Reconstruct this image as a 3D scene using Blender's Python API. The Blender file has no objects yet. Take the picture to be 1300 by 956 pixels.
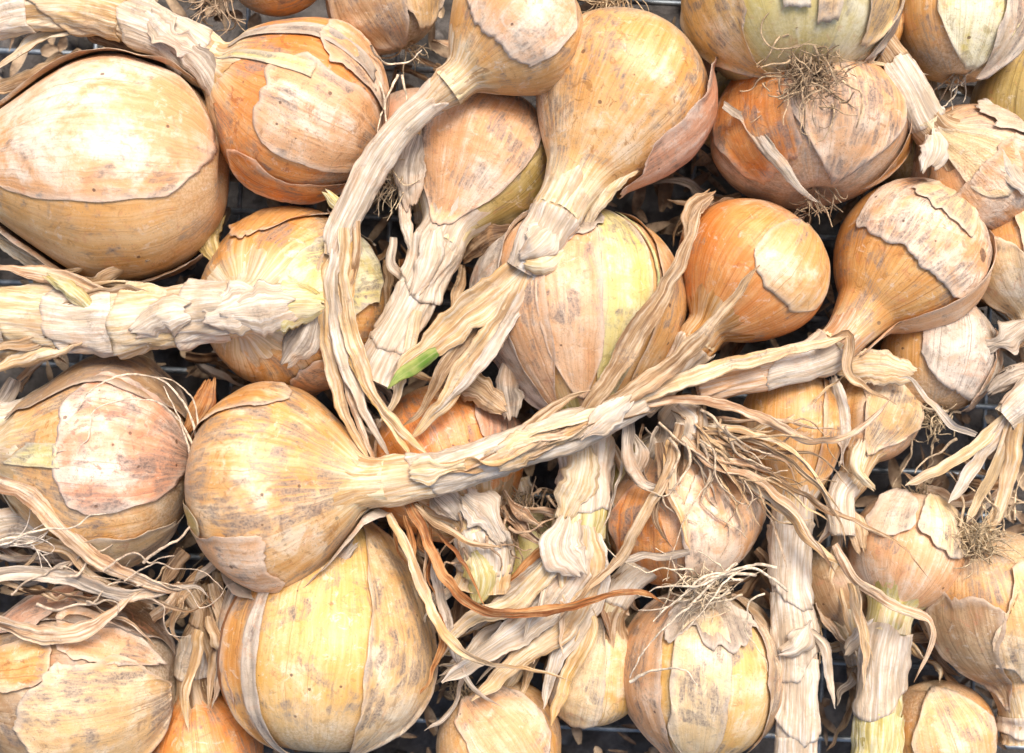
import bpy, math, random
import numpy as np
from mathutils import Vector

rng = np.random.RandomState(7)
random.seed(7)
S = 0.00036            # metres per unit; one unit is one photo pixel at the height of the bulbs
H = 1800.0             # camera height in units
scene = bpy.context.scene
COL = scene.collection

# ---------------------------------------------------------------- camera
cam_d = bpy.data.cameras.new('camera')
cam = bpy.data.objects.new('camera', cam_d)
COL.objects.link(cam)
cam.location = (0, 0, H * S)
cam_d.sensor_width = 36
cam_d.lens = 36 * H / 1300.0
cam_d.clip_start = 0.01
cam_d.clip_end = 50
cam_d.dof.use_dof = True
cam_d.dof.focus_distance = (H - 40) * S
cam_d.dof.aperture_fstop = 7.0
scene.camera = cam
scene.cycles.max_bounces = 5
scene.cycles.diffuse_bounces = 3
scene.cycles.glossy_bounces = 2
scene.cycles.transmission_bounces = 2

# ---------------------------------------------------------------- light
SUN_EL, SUN_AZ = math.radians(58), math.radians(20)      # azimuth clockwise from +Y
world = bpy.data.worlds.new('World')
scene.world = world
world.use_nodes = True
wn = world.node_tree.nodes
sky = wn.new('ShaderNodeTexSky')
sky.sky_type = 'NISHITA'
sky.sun_disc = False
sky.sun_elevation = SUN_EL
sky.sun_rotation = SUN_AZ
sky.air_density = 1.0
sky.dust_density = 6.0
sky.ozone_density = 0.6
world.node_tree.links.new(sky.outputs[0], wn['Background'].inputs[0])
wn['Background'].inputs[1].default_value = 0.15
sun_d = bpy.data.lights.new('sun', 'SUN')
sun_d.energy = 1.9
sun_d.angle = math.radians(20)
sun_d.color = (1.0, 0.955, 0.90)
sun = bpy.data.objects.new('sun', sun_d)
COL.objects.link(sun)
sd = Vector((math.sin(SUN_AZ) * math.cos(SUN_EL), math.cos(SUN_AZ) * math.cos(SUN_EL), math.sin(SUN_EL)))
sun.rotation_euler = sd.to_track_quat('Z', 'Y').to_euler()
scene.view_settings.view_transform = 'Standard'
scene.view_settings.look = 'None'
scene.view_settings.exposure = 0.52
scene.view_settings.gamma = 1.0

# ---------------------------------------------------------------- numeric helpers
def W(x, y, z):
    f = (H - z) / H
    return np.array([(x - 650.0) * f, (478.0 - y) * f, float(z)])

def _h(ix, iy, iz, seed):
    n = (ix.astype(np.int64) * 374761393 + iy.astype(np.int64) * 668265263 + iz.astype(np.int64) * 2147483647 + seed * 974634777) & 0xFFFFFFFF
    n = ((n ^ (n >> 13)) * 1274126177) & 0xFFFFFFFF
    n = ((n ^ (n >> 16)) * 2246822519) & 0xFFFFFFFF
    return ((n ^ (n >> 15)) & 0xFFFFFF) / float(0xFFFFFF)

def vn(x, y, z, seed=0):
    """value noise -1..1 on arrays"""
    x, y, z = np.broadcast_arrays(np.asarray(x, float), np.asarray(y, float), np.asarray(z, float))
    ix, iy, iz = np.floor(x), np.floor(y), np.floor(z)
    fx, fy, fz = x - ix, y - iy, z - iz
    fx, fy, fz = [f * f * f * (f * (f * 6 - 15) + 10) for f in (fx, fy, fz)]
    r = 0
    for a in (0, 1):
        for b in (0, 1):
            for c in (0, 1):
                w = (fx if a else 1 - fx) * (fy if b else 1 - fy) * (fz if c else 1 - fz)
                r = r + w * _h(ix + a, iy + b, iz + c, seed)
    return r * 2 - 1

def fbm(x, y, z, seed=0, o=3, g=0.5):
    r, a, t = 0, 1.0, 0
    x, y, z = np.asarray(x, float), np.asarray(y, float), np.asarray(z, float)
    for i in range(o):
        r = r + a * vn(x, y, z, seed + i * 17)
        t += a
        a *= g
        x, y, z = x * 2.03, y * 2.03, z * 2.03
    return r / t

def sstep(a, b, x):
    t = np.clip((x - a) / (b - a), 0, 1)
    return t * t * (3 - 2 * t)

def spline(ctrl, step=4.0):
    """Catmull-Rom through the rows of ctrl (any number of columns, first three are the place).
    returns samples, arc length, arc length at every control row"""
    P = np.asarray(ctrl, float)
    P = np.vstack([2 * P[0] - P[1], P, 2 * P[-1] - P[-2]])
    out, marks = [], [0]
    for i in range(1, len(P) - 2):
        d = np.linalg.norm(P[i + 1, :3] - P[i, :3])
        n = max(3, int(d / step))
        t = np.linspace(0, 1, n, endpoint=False)[:, None]
        a, b, c, e = P[i - 1], P[i], P[i + 1], P[i + 2]
        m1 = (c - a) * 0.5
        m2 = (e - b) * 0.5
        # limit overshoot where control spacing is uneven
        for m in (m1, m2):
            L = np.linalg.norm(m[:3])
            if L > d:
                m *= d / L
        seg = (2 * t**3 - 3 * t**2 + 1) * b + (t**3 - 2 * t**2 + t) * m1 + (-2 * t**3 + 3 * t**2) * c + (t**3 - t**2) * m2
        out.append(seg)
        marks.append(marks[-1] + n)
    out.append(P[-2][None, :])
    Q = np.vstack(out)
    s = np.concatenate([[0], np.cumsum(np.linalg.norm(np.diff(Q[:, :3], axis=0), axis=1))])
    return Q, s, [s[min(m, len(s) - 1)] for m in marks]

def at_s(Q, s, ss):
    return np.stack([np.interp(ss, s, Q[:, k]) for k in range(Q.shape[1])], axis=1)

def frames(C):
    """tangent, up, side for every centre"""
    T = np.gradient(C, axis=0)
    T /= np.linalg.norm(T, axis=1)[:, None] + 1e-9
    up = np.array([0, 0, 1.0])
    N = up - (T @ up)[:, None] * T
    N /= np.linalg.norm(N, axis=1)[:, None] + 1e-9
    return T, N, np.cross(T, N)

def grid_mesh(name, V, U, mat, parent=None, base=None, wrap=False, attr=None, solid=0, smooth=True, cap=False):
    """V: (rows, cols, 3) in units, U: (rows, cols, 2)"""
    r, c = V.shape[:2]
    idx = np.arange(r * c).reshape(r, c)
    if wrap:
        a, b = idx, np.roll(idx, -1, axis=1)
        F = np.stack([a[:-1], b[:-1], b[1:], a[1:]], axis=-1).reshape(-1, 4)
        colsu = np.arange(c)
        nu = U[:, :1].copy()
        U2 = np.concatenate([U, nu + np.array([U[0, 1, 0] - U[0, 0, 0], 0]) * c], axis=1)
        FU = np.stack([U2[:-1, :-1], U2[:-1, 1:], U2[1:, 1:], U2[1:, :-1]], axis=2).reshape(-1, 2)
    else:
        F = np.stack([idx[:-1, :-1], idx[:-1, 1:], idx[1:, 1:], idx[1:, :-1]], axis=-1).reshape(-1, 4)
        FU = np.stack([U[:-1, :-1], U[:-1, 1:], U[1:, 1:], U[1:, :-1]], axis=2).reshape(-1, 2)
    return raw_mesh(name, V.reshape(-1, 3), F, FU, mat, parent, base, attr, solid, smooth)

def raw_mesh(name, V, F, FU, mat, parent=None, base=None, attr=None, solid=0, smooth=True):
    if base is None:
        base = np.zeros(3)
    me = bpy.data.meshes.new(name)
    V = (np.asarray(V, float) - base) * S
    me.vertices.add(len(V))
    me.vertices.foreach_set('co', V.astype(np.float32).ravel())
    F = np.asarray(F)
    me.loops.add(F.size)
    me.loops.foreach_set('vertex_index', F.astype(np.int32).ravel())
    me.polygons.add(len(F))
    me.polygons.foreach_set('loop_start', (np.arange(len(F)) * F.shape[1]).astype(np.int32))
    if FU is not None:
        uv = me.uv_layers.new(name='UVMap')
        uv.data.foreach_set('uv', np.asarray(FU, np.float32).ravel())
    if attr is not None:
        at = me.attributes.new('edge', 'FLOAT', 'POINT')
        at.data.foreach_set('value', np.asarray(attr, np.float32).ravel())
    me.update(calc_edges=True)
    me.validate()
    if smooth:
        me.polygons.foreach_set('use_smooth', np.ones(len(me.polygons), bool))
    me.materials.append(mat)
    o = bpy.data.objects.new(name, me)
    COL.objects.link(o)
    if parent is not None:
        o.parent = parent
    if solid:
        m = o.modifiers.new('thickness', 'SOLIDIFY')
        m.thickness = solid * S
        m.offset = 0
    return o

def thing(name, label, cat, base, group=None):
    o = bpy.data.objects.new(name, None)
    o.empty_display_size = 0.01
    COL.objects.link(o)
    o.location = tuple(np.asarray(base) * S)
    o['label'] = label
    o['category'] = cat
    if group:
        o['group'] = group
    return o

# ---------------------------------------------------------------- materials
class NT:
    def __init__(self, name):
        self.m = bpy.data.materials.new(name)
        self.m.use_nodes = True
        self.t = self.m.node_tree
        self.b = self.t.nodes['Principled BSDF']
        self.out = self.t.nodes['Material Output']
    def n(self, k, **p):
        x = self.t.nodes.new(k)
        for a, b in p.items():
            setattr(x, a, b)
        return x
    def l(self, a, b):
        self.t.links.new(a, b)
    def setin(self, node, i, v):
        if isinstance(v, (int, float, tuple, list)):
            node.inputs[i].default_value = v
        else:
            self.l(v, node.inputs[i])
    def math(self, op, a, b=0.0, c=None, clamp=False):
        x = self.n('ShaderNodeMath', operation=op, use_clamp=clamp)
        self.setin(x, 0, a); self.setin(x, 1, b)
        if c is not None:
            self.setin(x, 2, c)
        return x.outputs[0]
    def vscale(self, v, sc, off=(0, 0, 0)):
        x = self.n('ShaderNodeMapping')
        self.l(v, x.inputs[0])
        x.inputs['Scale'].default_value = sc
        x.inputs['Location'].default_value = off
        return x.outputs[0]
    def noise(self, v, scale=1.0, detail=4, rough=0.6, dist=0.0):
        x = self.n('ShaderNodeTexNoise')
        self.l(v, x.inputs['Vector'])
        x.inputs['Scale'].default_value = scale
        x.inputs['Detail'].default_value = detail
        x.inputs['Roughness'].default_value = rough
        x.inputs['Distortion'].default_value = dist
        return x.outputs[0]
    def step(self, v, a, b, o0=0.0, o1=1.0):
        x = self.n('ShaderNodeMapRange', interpolation_type='SMOOTHSTEP')
        self.setin(x, 0, v)
        x.inputs[1].default_value = a; x.inputs[2].default_value = b
        x.inputs[3].default_value = o0; x.inputs[4].default_value = o1
        return x.outputs[0]
    def mix(self, f, a, b, blend='MIX'):
        x = self.n('ShaderNodeMix', data_type='RGBA', blend_type=blend)
        self.setin(x, 0, f)
        for i, v in ((6, a), (7, b)):
            if isinstance(v, tuple):
                x.inputs[i].default_value = v + (1,) if len(v) == 3 else v
            else:
                self.l(v, x.inputs[i])
        return x.outputs[2]
    def finish(self, col, rough, bump, bstr=0.4, bdist=0.001, trans=0.0, spec=0.4):
        b = self.b
        self.l(col, b.inputs['Base Color'])
        self.setin(b, 'Roughness', rough)
        b.inputs['Specular IOR Level'].default_value = spec
        bn = self.n('ShaderNodeBump')
        bn.inputs['Strength'].default_value = bstr
        bn.inputs['Distance'].default_value = bdist
        self.l(bump, bn.inputs['Height'])
        self.l(bn.outputs[0], b.inputs['Normal'])
        if trans:
            tr = self.n('ShaderNodeBsdfTranslucent')
            self.l(col, tr.inputs[0])
            self.l(bn.outputs[0], tr.inputs['Normal'])
            mx = self.n('ShaderNodeMixShader')
            mx.inputs[0].default_value = trans
            self.l(b.outputs[0], mx.inputs[1]); self.l(tr.outputs[0], mx.inputs[2])
            self.l(mx.outputs[0], self.out.inputs[0])
        return self.m

#            main              second            pale              vein
PAL = {
 'gold':   ((.63, .31, .085), (.75, .475, .22), (.82, .66, .47), (.33, .14, .03)),
 'amber':  ((.57, .24, .05),  (.70, .39, .13), (.79, .58, .35), (.28, .10, .02)),
 'orange': ((.66, .21, .035), (.76, .36, .11), (.81, .56, .34), (.34, .08, .02)),
 'pink':   ((.64, .29, .15),   (.75, .46, .30), (.81, .65, .52), (.33, .15, .09)),
 'peach':  ((.68, .34, .14),   (.77, .51, .31), (.82, .68, .53), (.40, .20, .09)),
 'yellow': ((.66, .38, .10), (.76, .50, .23), (.82, .67, .46), (.36, .20, .06)),
 'green':  ((.60, .47, .13),   (.72, .62, .31), (.80, .74, .53), (.30, .22, .07)),
 'tan':    ((.36, .20, .09),  (.54, .36, .19), (.71, .55, .38), (.17, .09, .04)),
 'olive':  ((.40, .27, .07),   (.57, .42, .16), (.70, .56, .32), (.17, .11, .03)),
 'pale':   ((.62, .36, .13),   (.76, .54, .30), (.83, .71, .52), (.36, .22, .12)),
 'cream':  ((.66, .44, .20),   (.75, .59, .37), (.81, .72, .56), (.38, .27, .16)),
 'white':  ((.60, .44, .28),   (.73, .60, .45), (.82, .75, .65), (.36, .29, .22)),
 'grey':   ((.38, .29, .20),   (.55, .45, .34), (.70, .60, .49), (.18, .14, .11)),
 'brown':  ((.14, .07, .03), (.26, .15, .075), (.44, .30, .18), (.07, .035, .02)),
 'lime':   ((.34, .46, .05),  (.52, .60, .16), (.66, .68, .30), (.22, .28, .04)),
 'straw':  ((.44, .24, .12),  (.62, .42, .25), (.79, .66, .50), (.20, .10, .05)),
 'rust':   ((.33, .10, .02),  (.48, .19, .05), (.62, .36, .16), (.16, .05, .015)),
}
_mc = {}
def skin_mat(pal, pale=0.4, mould=0.3, spots=0.3, seed=0, rough=0.36, edge=False, dirt=0.5, crumple=0.0, veins=0.5, trans=0.0, neck=((.66, .52, .27), (.80, .70, .48))):
    key = (neck, 's', pal, pale, mould, spots, seed, rough, edge, dirt, crumple, veins, trans)
    if key in _mc:
        return _mc[key]
    k = NT('onion_skin_' + pal)
    c1, c2, c3, cv = PAL[pal]
    tc = k.n('ShaderNodeTexCoord')
    so = (seed * 3.71 % 97, seed * 7.13 % 89, seed * 1.37 % 83)
    ob = k.vscale(tc.outputs['Object'], (1 / S,) * 3, so)        # back to units
    wob = k.noise(ob, 0.02, 3, 0.5)
    uvm = k.vscale(tc.outputs['UV'], (1, 1, 1), so)
    # wander the fibres a little
    cmb = k.n('ShaderNodeCombineXYZ')
    k.setin(cmb, 0, k.math('MULTIPLY', k.math('SUBTRACT', wob, 0.5), 0.09))
    add = k.n('ShaderNodeVectorMath', operation='ADD')
    k.l(uvm, add.inputs[0]); k.l(cmb.outputs[0], add.inputs[1])
    uv = add.outputs[0]
    fib = k.noise(k.vscale(uv, (6.5, 0.38, 1)), 1.0, 5, 0.62)
    fib2 = k.noise(k.vscale(uv, (34, 1.3, 1)), 1.0, 4, 0.6)
    fib3 = k.noise(k.vscale(uv, (11, 0.08, 1), (5, 9, 2)), 1.0, 2, 0.4)
    bl = k.noise(ob, 0.011, 5, 0.62, 0.6)
    bl2 = k.noise(ob, 0.045, 6, 0.7, 0.3)
    fine = k.noise(ob, 0.30, 6, 0.7)
    t = k.math('ADD', k.math('MULTIPLY', fib, 0.40), k.math('MULTIPLY', bl, 0.80))
    col = k.mix(k.step(t, 0.50, 0.72), c1, c2)
    # bleached, dusty areas
    pt = k.math('ADD', k.math('MULTIPLY', bl, 0.62), k.math('ADD', k.math('MULTIPLY', bl2, 0.22), k.math('MULTIPLY', fib, 0.25)))
    thr = 0.70 - 0.23 * pale
    pm = k.step(pt, thr - 0.04, thr + 0.10)
    col = k.mix(k.math('MULTIPLY', pm, 0.95), col, c3)
    # fine fibres
    col = k.mix(k.step(fib2, 0.42, 0.66, 0.0, 0.22), col, c3)
    col = k.mix(k.math('MULTIPLY', k.step(fib2, 0.5, 0.30), 0.24), col, cv)
    fib5 = k.noise(k.vscale(uv, (48, 0.22, 1), (9, 2, 7)), 1.0, 2, 0.5)
    col = k.mix(k.math('MULTIPLY', k.step(fib5, 0.38, 0.29), 0.50 + 0.4 * veins), col, cv)
    # meridian veins
    vd = k.math('ABSOLUTE', k.math('SUBTRACT', fib3, 0.5))
    vl = k.math('MULTIPLY', k.step(vd, 0.012, 0.0), k.step(bl2, 0.30, 0.60))
    col = k.mix(k.math('MULTIPLY', vl, veins), col, cv)
    # rosy / rusty stains
    st = k.noise(k.vscale(ob, (1, 1, 1), (31, 17, 5)), 0.024, 5, 0.7, 0.8)
    col = k.mix(k.step(st, 0.50, 0.66, 0.0, 0.55), col, c1 if pal not in ('grey','white') else (.55, .30, .16))
    st2 = k.noise(k.vscale(ob, (1, 1, 1), (11, 47, 65)), 0.05, 6, 0.75, 1.0)
    col = k.mix(k.step(st2, 0.56, 0.66, 0.0, 0.45), col, (.55, .20, .10))
    col = k.mix(k.step(st2, 0.44, 0.34, 0.0, 0.45), col, (.80, .72, .60))
    gt = k.noise(k.vscale(ob, (1, 1, 1), (91, 23, 37)), 0.008, 3, 0.5)
    col = k.mix(k.step(gt, 0.42, 0.62, 0.0, 0.35), col, k.mix(0.5, c1, c2))
    # brown scuffs with a torn outline
    sc = k.noise(k.vscale(ob, (1, 1, 1), (3, 57, 25)), 0.05, 8, 0.75, 1.2)
    col = k.mix(k.math('MULTIPLY', k.step(sc, 0.57, 0.62), 0.25 + 0.45 * dirt), col, cv)
    # soot-coloured mould
    mo = k.noise(k.vscale(ob, (1, 1, 1), (71, 3, 15)), 0.018, 4, 0.6, 0.5)
    smear = k.noise(k.vscale(uv, (20, 2.6, 1), (2, 6, 1)), 1.0, 5, 0.7, 0.4)
    mk1 = k.step(mo, 0.565 - 0.2 * mould, 0.67 - 0.2 * mould)
    col = k.mix(k.math('MULTIPLY', k.math('MULTIPLY', mk1, k.step(smear, 0.36, 0.58)), 0.62), col, (.27, .215, .18))
    mm = k.math('MULTIPLY', k.math('MULTIPLY', mk1, k.step(fine, 0.44, 0.60)), k.step(smear, 0.45, 0.60))
    col = k.mix(k.math('MULTIPLY', mm, 0.72), col, (.12, .095, .08))
    # dust freckles everywhere
    fr = k.noise(ob, 0.55, 3, 0.6)
    col = k.mix(k.step(fr, 0.59, 0.68, 0.0, 0.30 + 0.40 * dirt), col, (.22, .15, .10))
    # small round spots
    vo = k.n('ShaderNodeTexVoronoi')
    vo.inputs['Scale'].default_value = 0.05
    k.l(ob, vo.inputs['Vector'])
    sp = k.n('ShaderNodeSeparateColor'); k.l(vo.outputs['Color'], sp.inputs[0])
    rad = k.math('MULTIPLY', k.step(sp.outputs[0], 1 - spots * 0.6, 1.0), 0.14)
    dd = k.math('ADD', vo.outputs['Distance'], k.math('MULTIPLY', k.math('SUBTRACT', fine, 0.5), 0.10))
    sm = k.step(k.math('SUBTRACT', dd, rad), 0.012, -0.02)
    sm = k.math('MULTIPLY', sm, k.step(rad, 0.0, 0.02))
    col = k.mix(k.math('MULTIPLY', sm, 0.8), col, (.13, .065, .035))
    if spots >= .9:
        v2 = k.n('ShaderNodeTexVoronoi'); v2.inputs['Scale'].default_value = 0.020
        k.l(ob, v2.inputs['Vector'])
        s2 = k.n('ShaderNodeSeparateColor'); k.l(v2.outputs['Color'], s2.inputs[0])
        r2 = k.math('MULTIPLY', k.step(s2.outputs[1], 0.45, 1.0), 0.15)
        d2 = k.math('ADD', v2.outputs['Distance'], k.math('MULTIPLY', k.math('SUBTRACT', bl2, 0.5), 0.30))
        m2 = k.math('MULTIPLY', k.step(k.math('SUBTRACT', d2, r2), 0.03, -0.02), k.step(r2, 0.0, 0.02))
        col = k.mix(k.math('MULTIPLY', m2, 0.85), col, k.mix(k.step(fine, .42, .6), (.24, .12, .06), (.09, .05, .035)))
        sm = k.math('MAXIMUM', sm, m2)
    rgh = k.step(pm, 0, 1, rough, rough + 0.2)
    if not edge:
        at = k.n('ShaderNodeAttribute'); at.attribute_name = 'edge'
        e = k.math('ADD', at.outputs['Fac'], k.math('MULTIPLY', k.math('SUBTRACT', bl2, 0.5), 1.1))
        col = k.mix(k.math('MULTIPLY', k.step(e, -0.35, -0.85), 0.25 + 0.4 * dirt), col, k.mix(k.step(fine, .4, .6), (.30, .22, .14), (.62, .54, .42)))
        e = k.math('ADD', at.outputs['Fac'], k.math('MULTIPLY', k.math('SUBTRACT', fib, 0.5), 0.6))
        col = k.mix(k.step(e, 0.62, 1.0, 0.0, 0.85), col, k.mix(k.step(fib2, .40, .62), neck[0], neck[1]))
    if edge:
        at = k.n('ShaderNodeAttribute'); at.attribute_name = 'edge'
        e = k.math('ADD', at.outputs['Fac'], k.math('MULTIPLY', k.math('SUBTRACT', bl2, 0.5), 0.5))
        col = k.mix(k.step(e, 0.30, 0.0, 0.0, 0.45), col, (.62, .52, .42))
        e2 = k.math('ADD', at.outputs['Fac'], k.math('MULTIPLY', k.math('SUBTRACT', fine, 0.5), 0.16))
        col = k.mix(k.math('MULTIPLY', k.step(e2, 0.05, 0.0), k.step(bl2, .44, .62, .0, .5)), col, (.20, .12, .08))
    h = k.math('ADD', k.math('MULTIPLY', fib2, 0.5), k.math('MULTIPLY', fine, 0.35))
    h = k.math('ADD', h, k.math('MULTIPLY', bl2, 0.9 + 3.0 * crumple))
    h = k.math('ADD', h, k.math('MULTIPLY', fib, 1.0))
    h = k.math('SUBTRACT', h, k.math('MULTIPLY', sm, 0.8))
    m = k.finish(col, rgh, h, 0.50 if edge else 0.30, 0.0011 + 0.0012 * crumple, trans, 0.45)
    _mc[key] = m
    return m

def leaf_mat(pal, seed=0, dark=0.4, trans=0.12):
    pal = 'straw' if pal == 'pink' else pal
    key = ('l', pal, seed, dark)
    if key in _mc:
        return _mc[key]
    k = NT('dry_leaf_' + pal)
    c1, c2, c3, cv = PAL[pal]
    tc = k.n('ShaderNodeTexCoord')
    so = (seed * 5.3 % 91, seed * 2.9 % 87, seed % 13)
    ob = k.vscale(tc.outputs['Object'], (1 / S,) * 3, so)
    uv = k.vscale(tc.outputs['UV'], (1, 1, 1), so)
    f1 = k.noise(k.vscale(uv, (7, 0.55, 1)), 1, 5, 0.65, 0.2)
    f2 = k.noise(k.vscale(uv, (30, 1.4, 1)), 1, 4, 0.65)
    bl = k.noise(ob, 0.02, 5, 0.65, 0.5)
    fine = k.noise(ob, 0.25, 6, 0.7)
    col = k.mix(k.step(k.math('ADD', k.math('MULTIPLY', f1, 0.7), k.math('MULTIPLY', bl, 0.4)), 0.44, 0.66), c1, c2)
    col = k.mix(k.step(k.math('ADD', f2, k.math('MULTIPLY', bl, 0.4)), 0.62, 0.86), col, c3)
    gap = k.math('MULTIPLY', k.step(f1, 0.50, 0.38), 0.40 + 0.55 * dark)
    col = k.mix(gap, col, cv)
    f4 = k.noise(k.vscale(uv, (16, 0.4, 1), (3, 8, 1)), 1, 3, 0.6)
    col = k.mix(k.math('MULTIPLY', k.step(k.math('ABSOLUTE', k.math('SUBTRACT', f4, 0.5)), 0.022, 0.0), 0.35 + 0.45 * dark), col, cv)
    col = k.mix(k.math('MULTIPLY', k.step(f2, 0.46, 0.32), 0.6), col, cv)
    mo = k.noise(k.vscale(ob, (1, 1, 1), (7, 13, 4)), 0.03, 5, 0.65)
    col = k.mix(k.math('MULTIPLY', k.math('MULTIPLY', k.step(mo, 0.52, 0.68), k.step(fine, .42, .6)), 0.3 + 0.5 * dark), col, (.17, .13, .11))
    col = k.mix(k.step(bl, 0.50, 0.66, 0, 0.42), col, (.56, .29, .11))
    h = k.math('ADD', k.math('MULTIPLY', f2, 0.8), k.math('ADD', k.math('MULTIPLY', f1, 1.6), k.math('MULTIPLY', fine, 0.4)))
    m = k.finish(col, 0.62, h, 0.5, 0.0012, trans, 0.3)
    _mc[key] = m
    return m

def root_mat(c=(.56, .42, .26)):
    key = ('r', c)
    if key in _mc:
        return _mc[key]
    k = NT('root_fibre')
    tc = k.n('ShaderNodeTexCoord')
    ob = k.vscale(tc.outputs['Object'], (1 / S,) * 3)
    n = k.noise(ob, 0.12, 4, 0.7)
    col = k.mix(k.step(n, 0.35, 0.7), tuple(x * 0.5 for x in c), tuple(min(.9, x * 1.25) for x in c))
    _mc[key] = k.finish(col, 0.75, n, 0.3, 0.0004)
    return _mc[key]

# ---------------------------------------------------------------- setting: soil and wire rack
ZR = -150.0      # rack height
ZG = -300.0      # soil height
def make_soil():
    n = 260
    g = np.linspace(-1700, 1700, n)
    X, Y = np.meshgrid(g, g)
    Z = ZG + 26 * fbm(X / 90, Y / 90, 0, 3, 4, 0.6) + 22 * np.abs(vn(X / 34, Y / 34, 2, 9)) + 9 * vn(X / 15, Y / 15, 5, 4)
    V = np.stack([X, Y, Z], axis=-1)
    k = NT('soil')
    tc = k.n('ShaderNodeTexCoord')
    ob = k.vscale(tc.outputs['Object'], (1 / S,) * 3)
    a = k.noise(ob, 0.02, 6, 0.7); b = k.noise(ob, 0.15, 6, 0.7)
    col = k.mix(k.step(a, .35, .7), (.07, .062, .056), (.18, .16, .145))
    col = k.mix(k.step(b, .58, .75, 0, .6), col, (.20, .17, .14))
    m = k.finish(col, 0.9, k.math('ADD', a, b), 0.8, 0.004)
    o = grid_mesh('soil', V, V[..., :2] / 100, m)
    o['kind'] = 'structure'
    # clods and small stones
    Vs, Fs = [], []
    ico = np.array([[0, 0, 1], [.9, 0, .45], [.28, .85, .45], [-.72, .53, .45], [-.72, -.53, .45], [.28, -.85, .45],
                    [.72, .53, -.45], [-.28, .85, -.45], [-.9, 0, -.45], [-.28, -.85, -.45], [.72, -.53, -.45], [0, 0, -1]])
    F = np.array([[0,1,2],[0,2,3],[0,3,4],[0,4,5],[0,5,1],[1,6,2],[2,7,3],[3,8,4],[4,9,5],[5,10,1],[1,10,6],[2,6,7],[3,7,8],[4,8,9],[5,9,10],[11,7,6],[11,8,7],[11,9,8],[11,10,9],[11,6,10]])
    for i in range(1500):
        r = 5 + 17 * rng.rand()**2.2
        c = np.array([rng.uniform(-1000, 1000), rng.uniform(-800, 800), ZG + 14 + rng.uniform(-4, 14)])
        Vs.append(ico * r * rng.uniform(.7, 1.2, (12, 1)) * rng.uniform(.7, 1.2, (1, 3)) + c)
        Fs.append(F + 12 * i)
    k = NT('clod')
    tc = k.n('ShaderNodeTexCoord')
    ob = k.vscale(tc.outputs['Object'], (1 / S,) * 3)
    a = k.noise(ob, 0.02, 2, 0.5); b = k.noise(ob, 0.2, 6, 0.7)
    col = k.mix(k.step(a, .45, .62), (.07, .06, .052), (.19, .17, .155))
    m = k.finish(col, 0.9, b, 0.8, 0.003)
    o = raw_mesh('soil_clods', np.vstack(Vs), np.vstack(Fs), None, m, smooth=False)
    o['kind'] = 'stuff'
    o['label'] = 'dark soil clods and small stones on the ground under the wire rack'
    o['category'] = 'soil clods'
make_soil()

def tube(pts, rad, sides=8):
    """pts (n,3), rad scalar or (n,) -> V grid"""
    C = np.asarray(pts, float)
    T, N, B = frames(C)
    th = np.linspace(0, 2 * np.pi, sides, endpoint=False)
    r = np.broadcast_to(np.asarray(rad, float), (len(C),))
    return C[:, None] + r[:, None, None] * (np.cos(th)[None, :, None] * N[:, None] + np.sin(th)[None, :, None] * B[:, None]), th

def make_rack():
    k = NT('galvanised_wire')
    tc = k.n('ShaderNodeTexCoord')
    ob = k.vscale(tc.outputs['Object'], (1 / S,) * 3)
    a = k.noise(ob, 0.05, 5, 0.7)
    col = k.mix(k.step(a, .35, .65), (.16, .19, .22), (.34, .38, .41))
    col = k.mix(k.step(k.noise(ob, 0.03, 5, .7), .58, .68, 0, .7), col, (.16, .10, .07))
    m = k.finish(col, 0.45, a, 0.3, 0.0005)
    m.node_tree.nodes['Principled BSDF'].inputs['Metallic'].default_value = 0.6
    base = np.array([0, 0, ZR])
    t = thing('wire_rack', 'galvanised welded wire mesh rack showing in the dark gaps between onions', 'wire rack', base)
    a = -0.045
    d1 = np.array([math.cos(a), math.sin(a), 0]); d2 = np.array([-d1[1], d1[0], 0])
    for i, yy in enumerate([-160, -45, 62, 165, 268, 380, 490, 584, 640, 745, 850, 955, 1060]):
        o0 = base + d2 * (478.0 - yy)
        C = np.array([o0 + d1 * s + np.array([0, 0, 1.5 * math.sin(s * .02 + i)]) for s in np.linspace(-1000, 1000, 41)])
        V, th = tube(C, 4.0)
        U = np.zeros(V.shape[:2] + (2,))
        grid_mesh('wire', V, U, m, t, base, wrap=True)
    for i in range(-5, 6):
        o0 = base + d1 * (i * 208.0 + 30) + np.array([0, 0, -6.5])
        C = np.array([o0 + d2 * s for s in np.linspace(-760, 760, 21)])
        V, th = tube(C, 3.2)
        U = np.zeros(V.shape[:2] + (2,))
        grid_mesh('wire', V, U, m, t, base, wrap=True)
make_rack()

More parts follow.
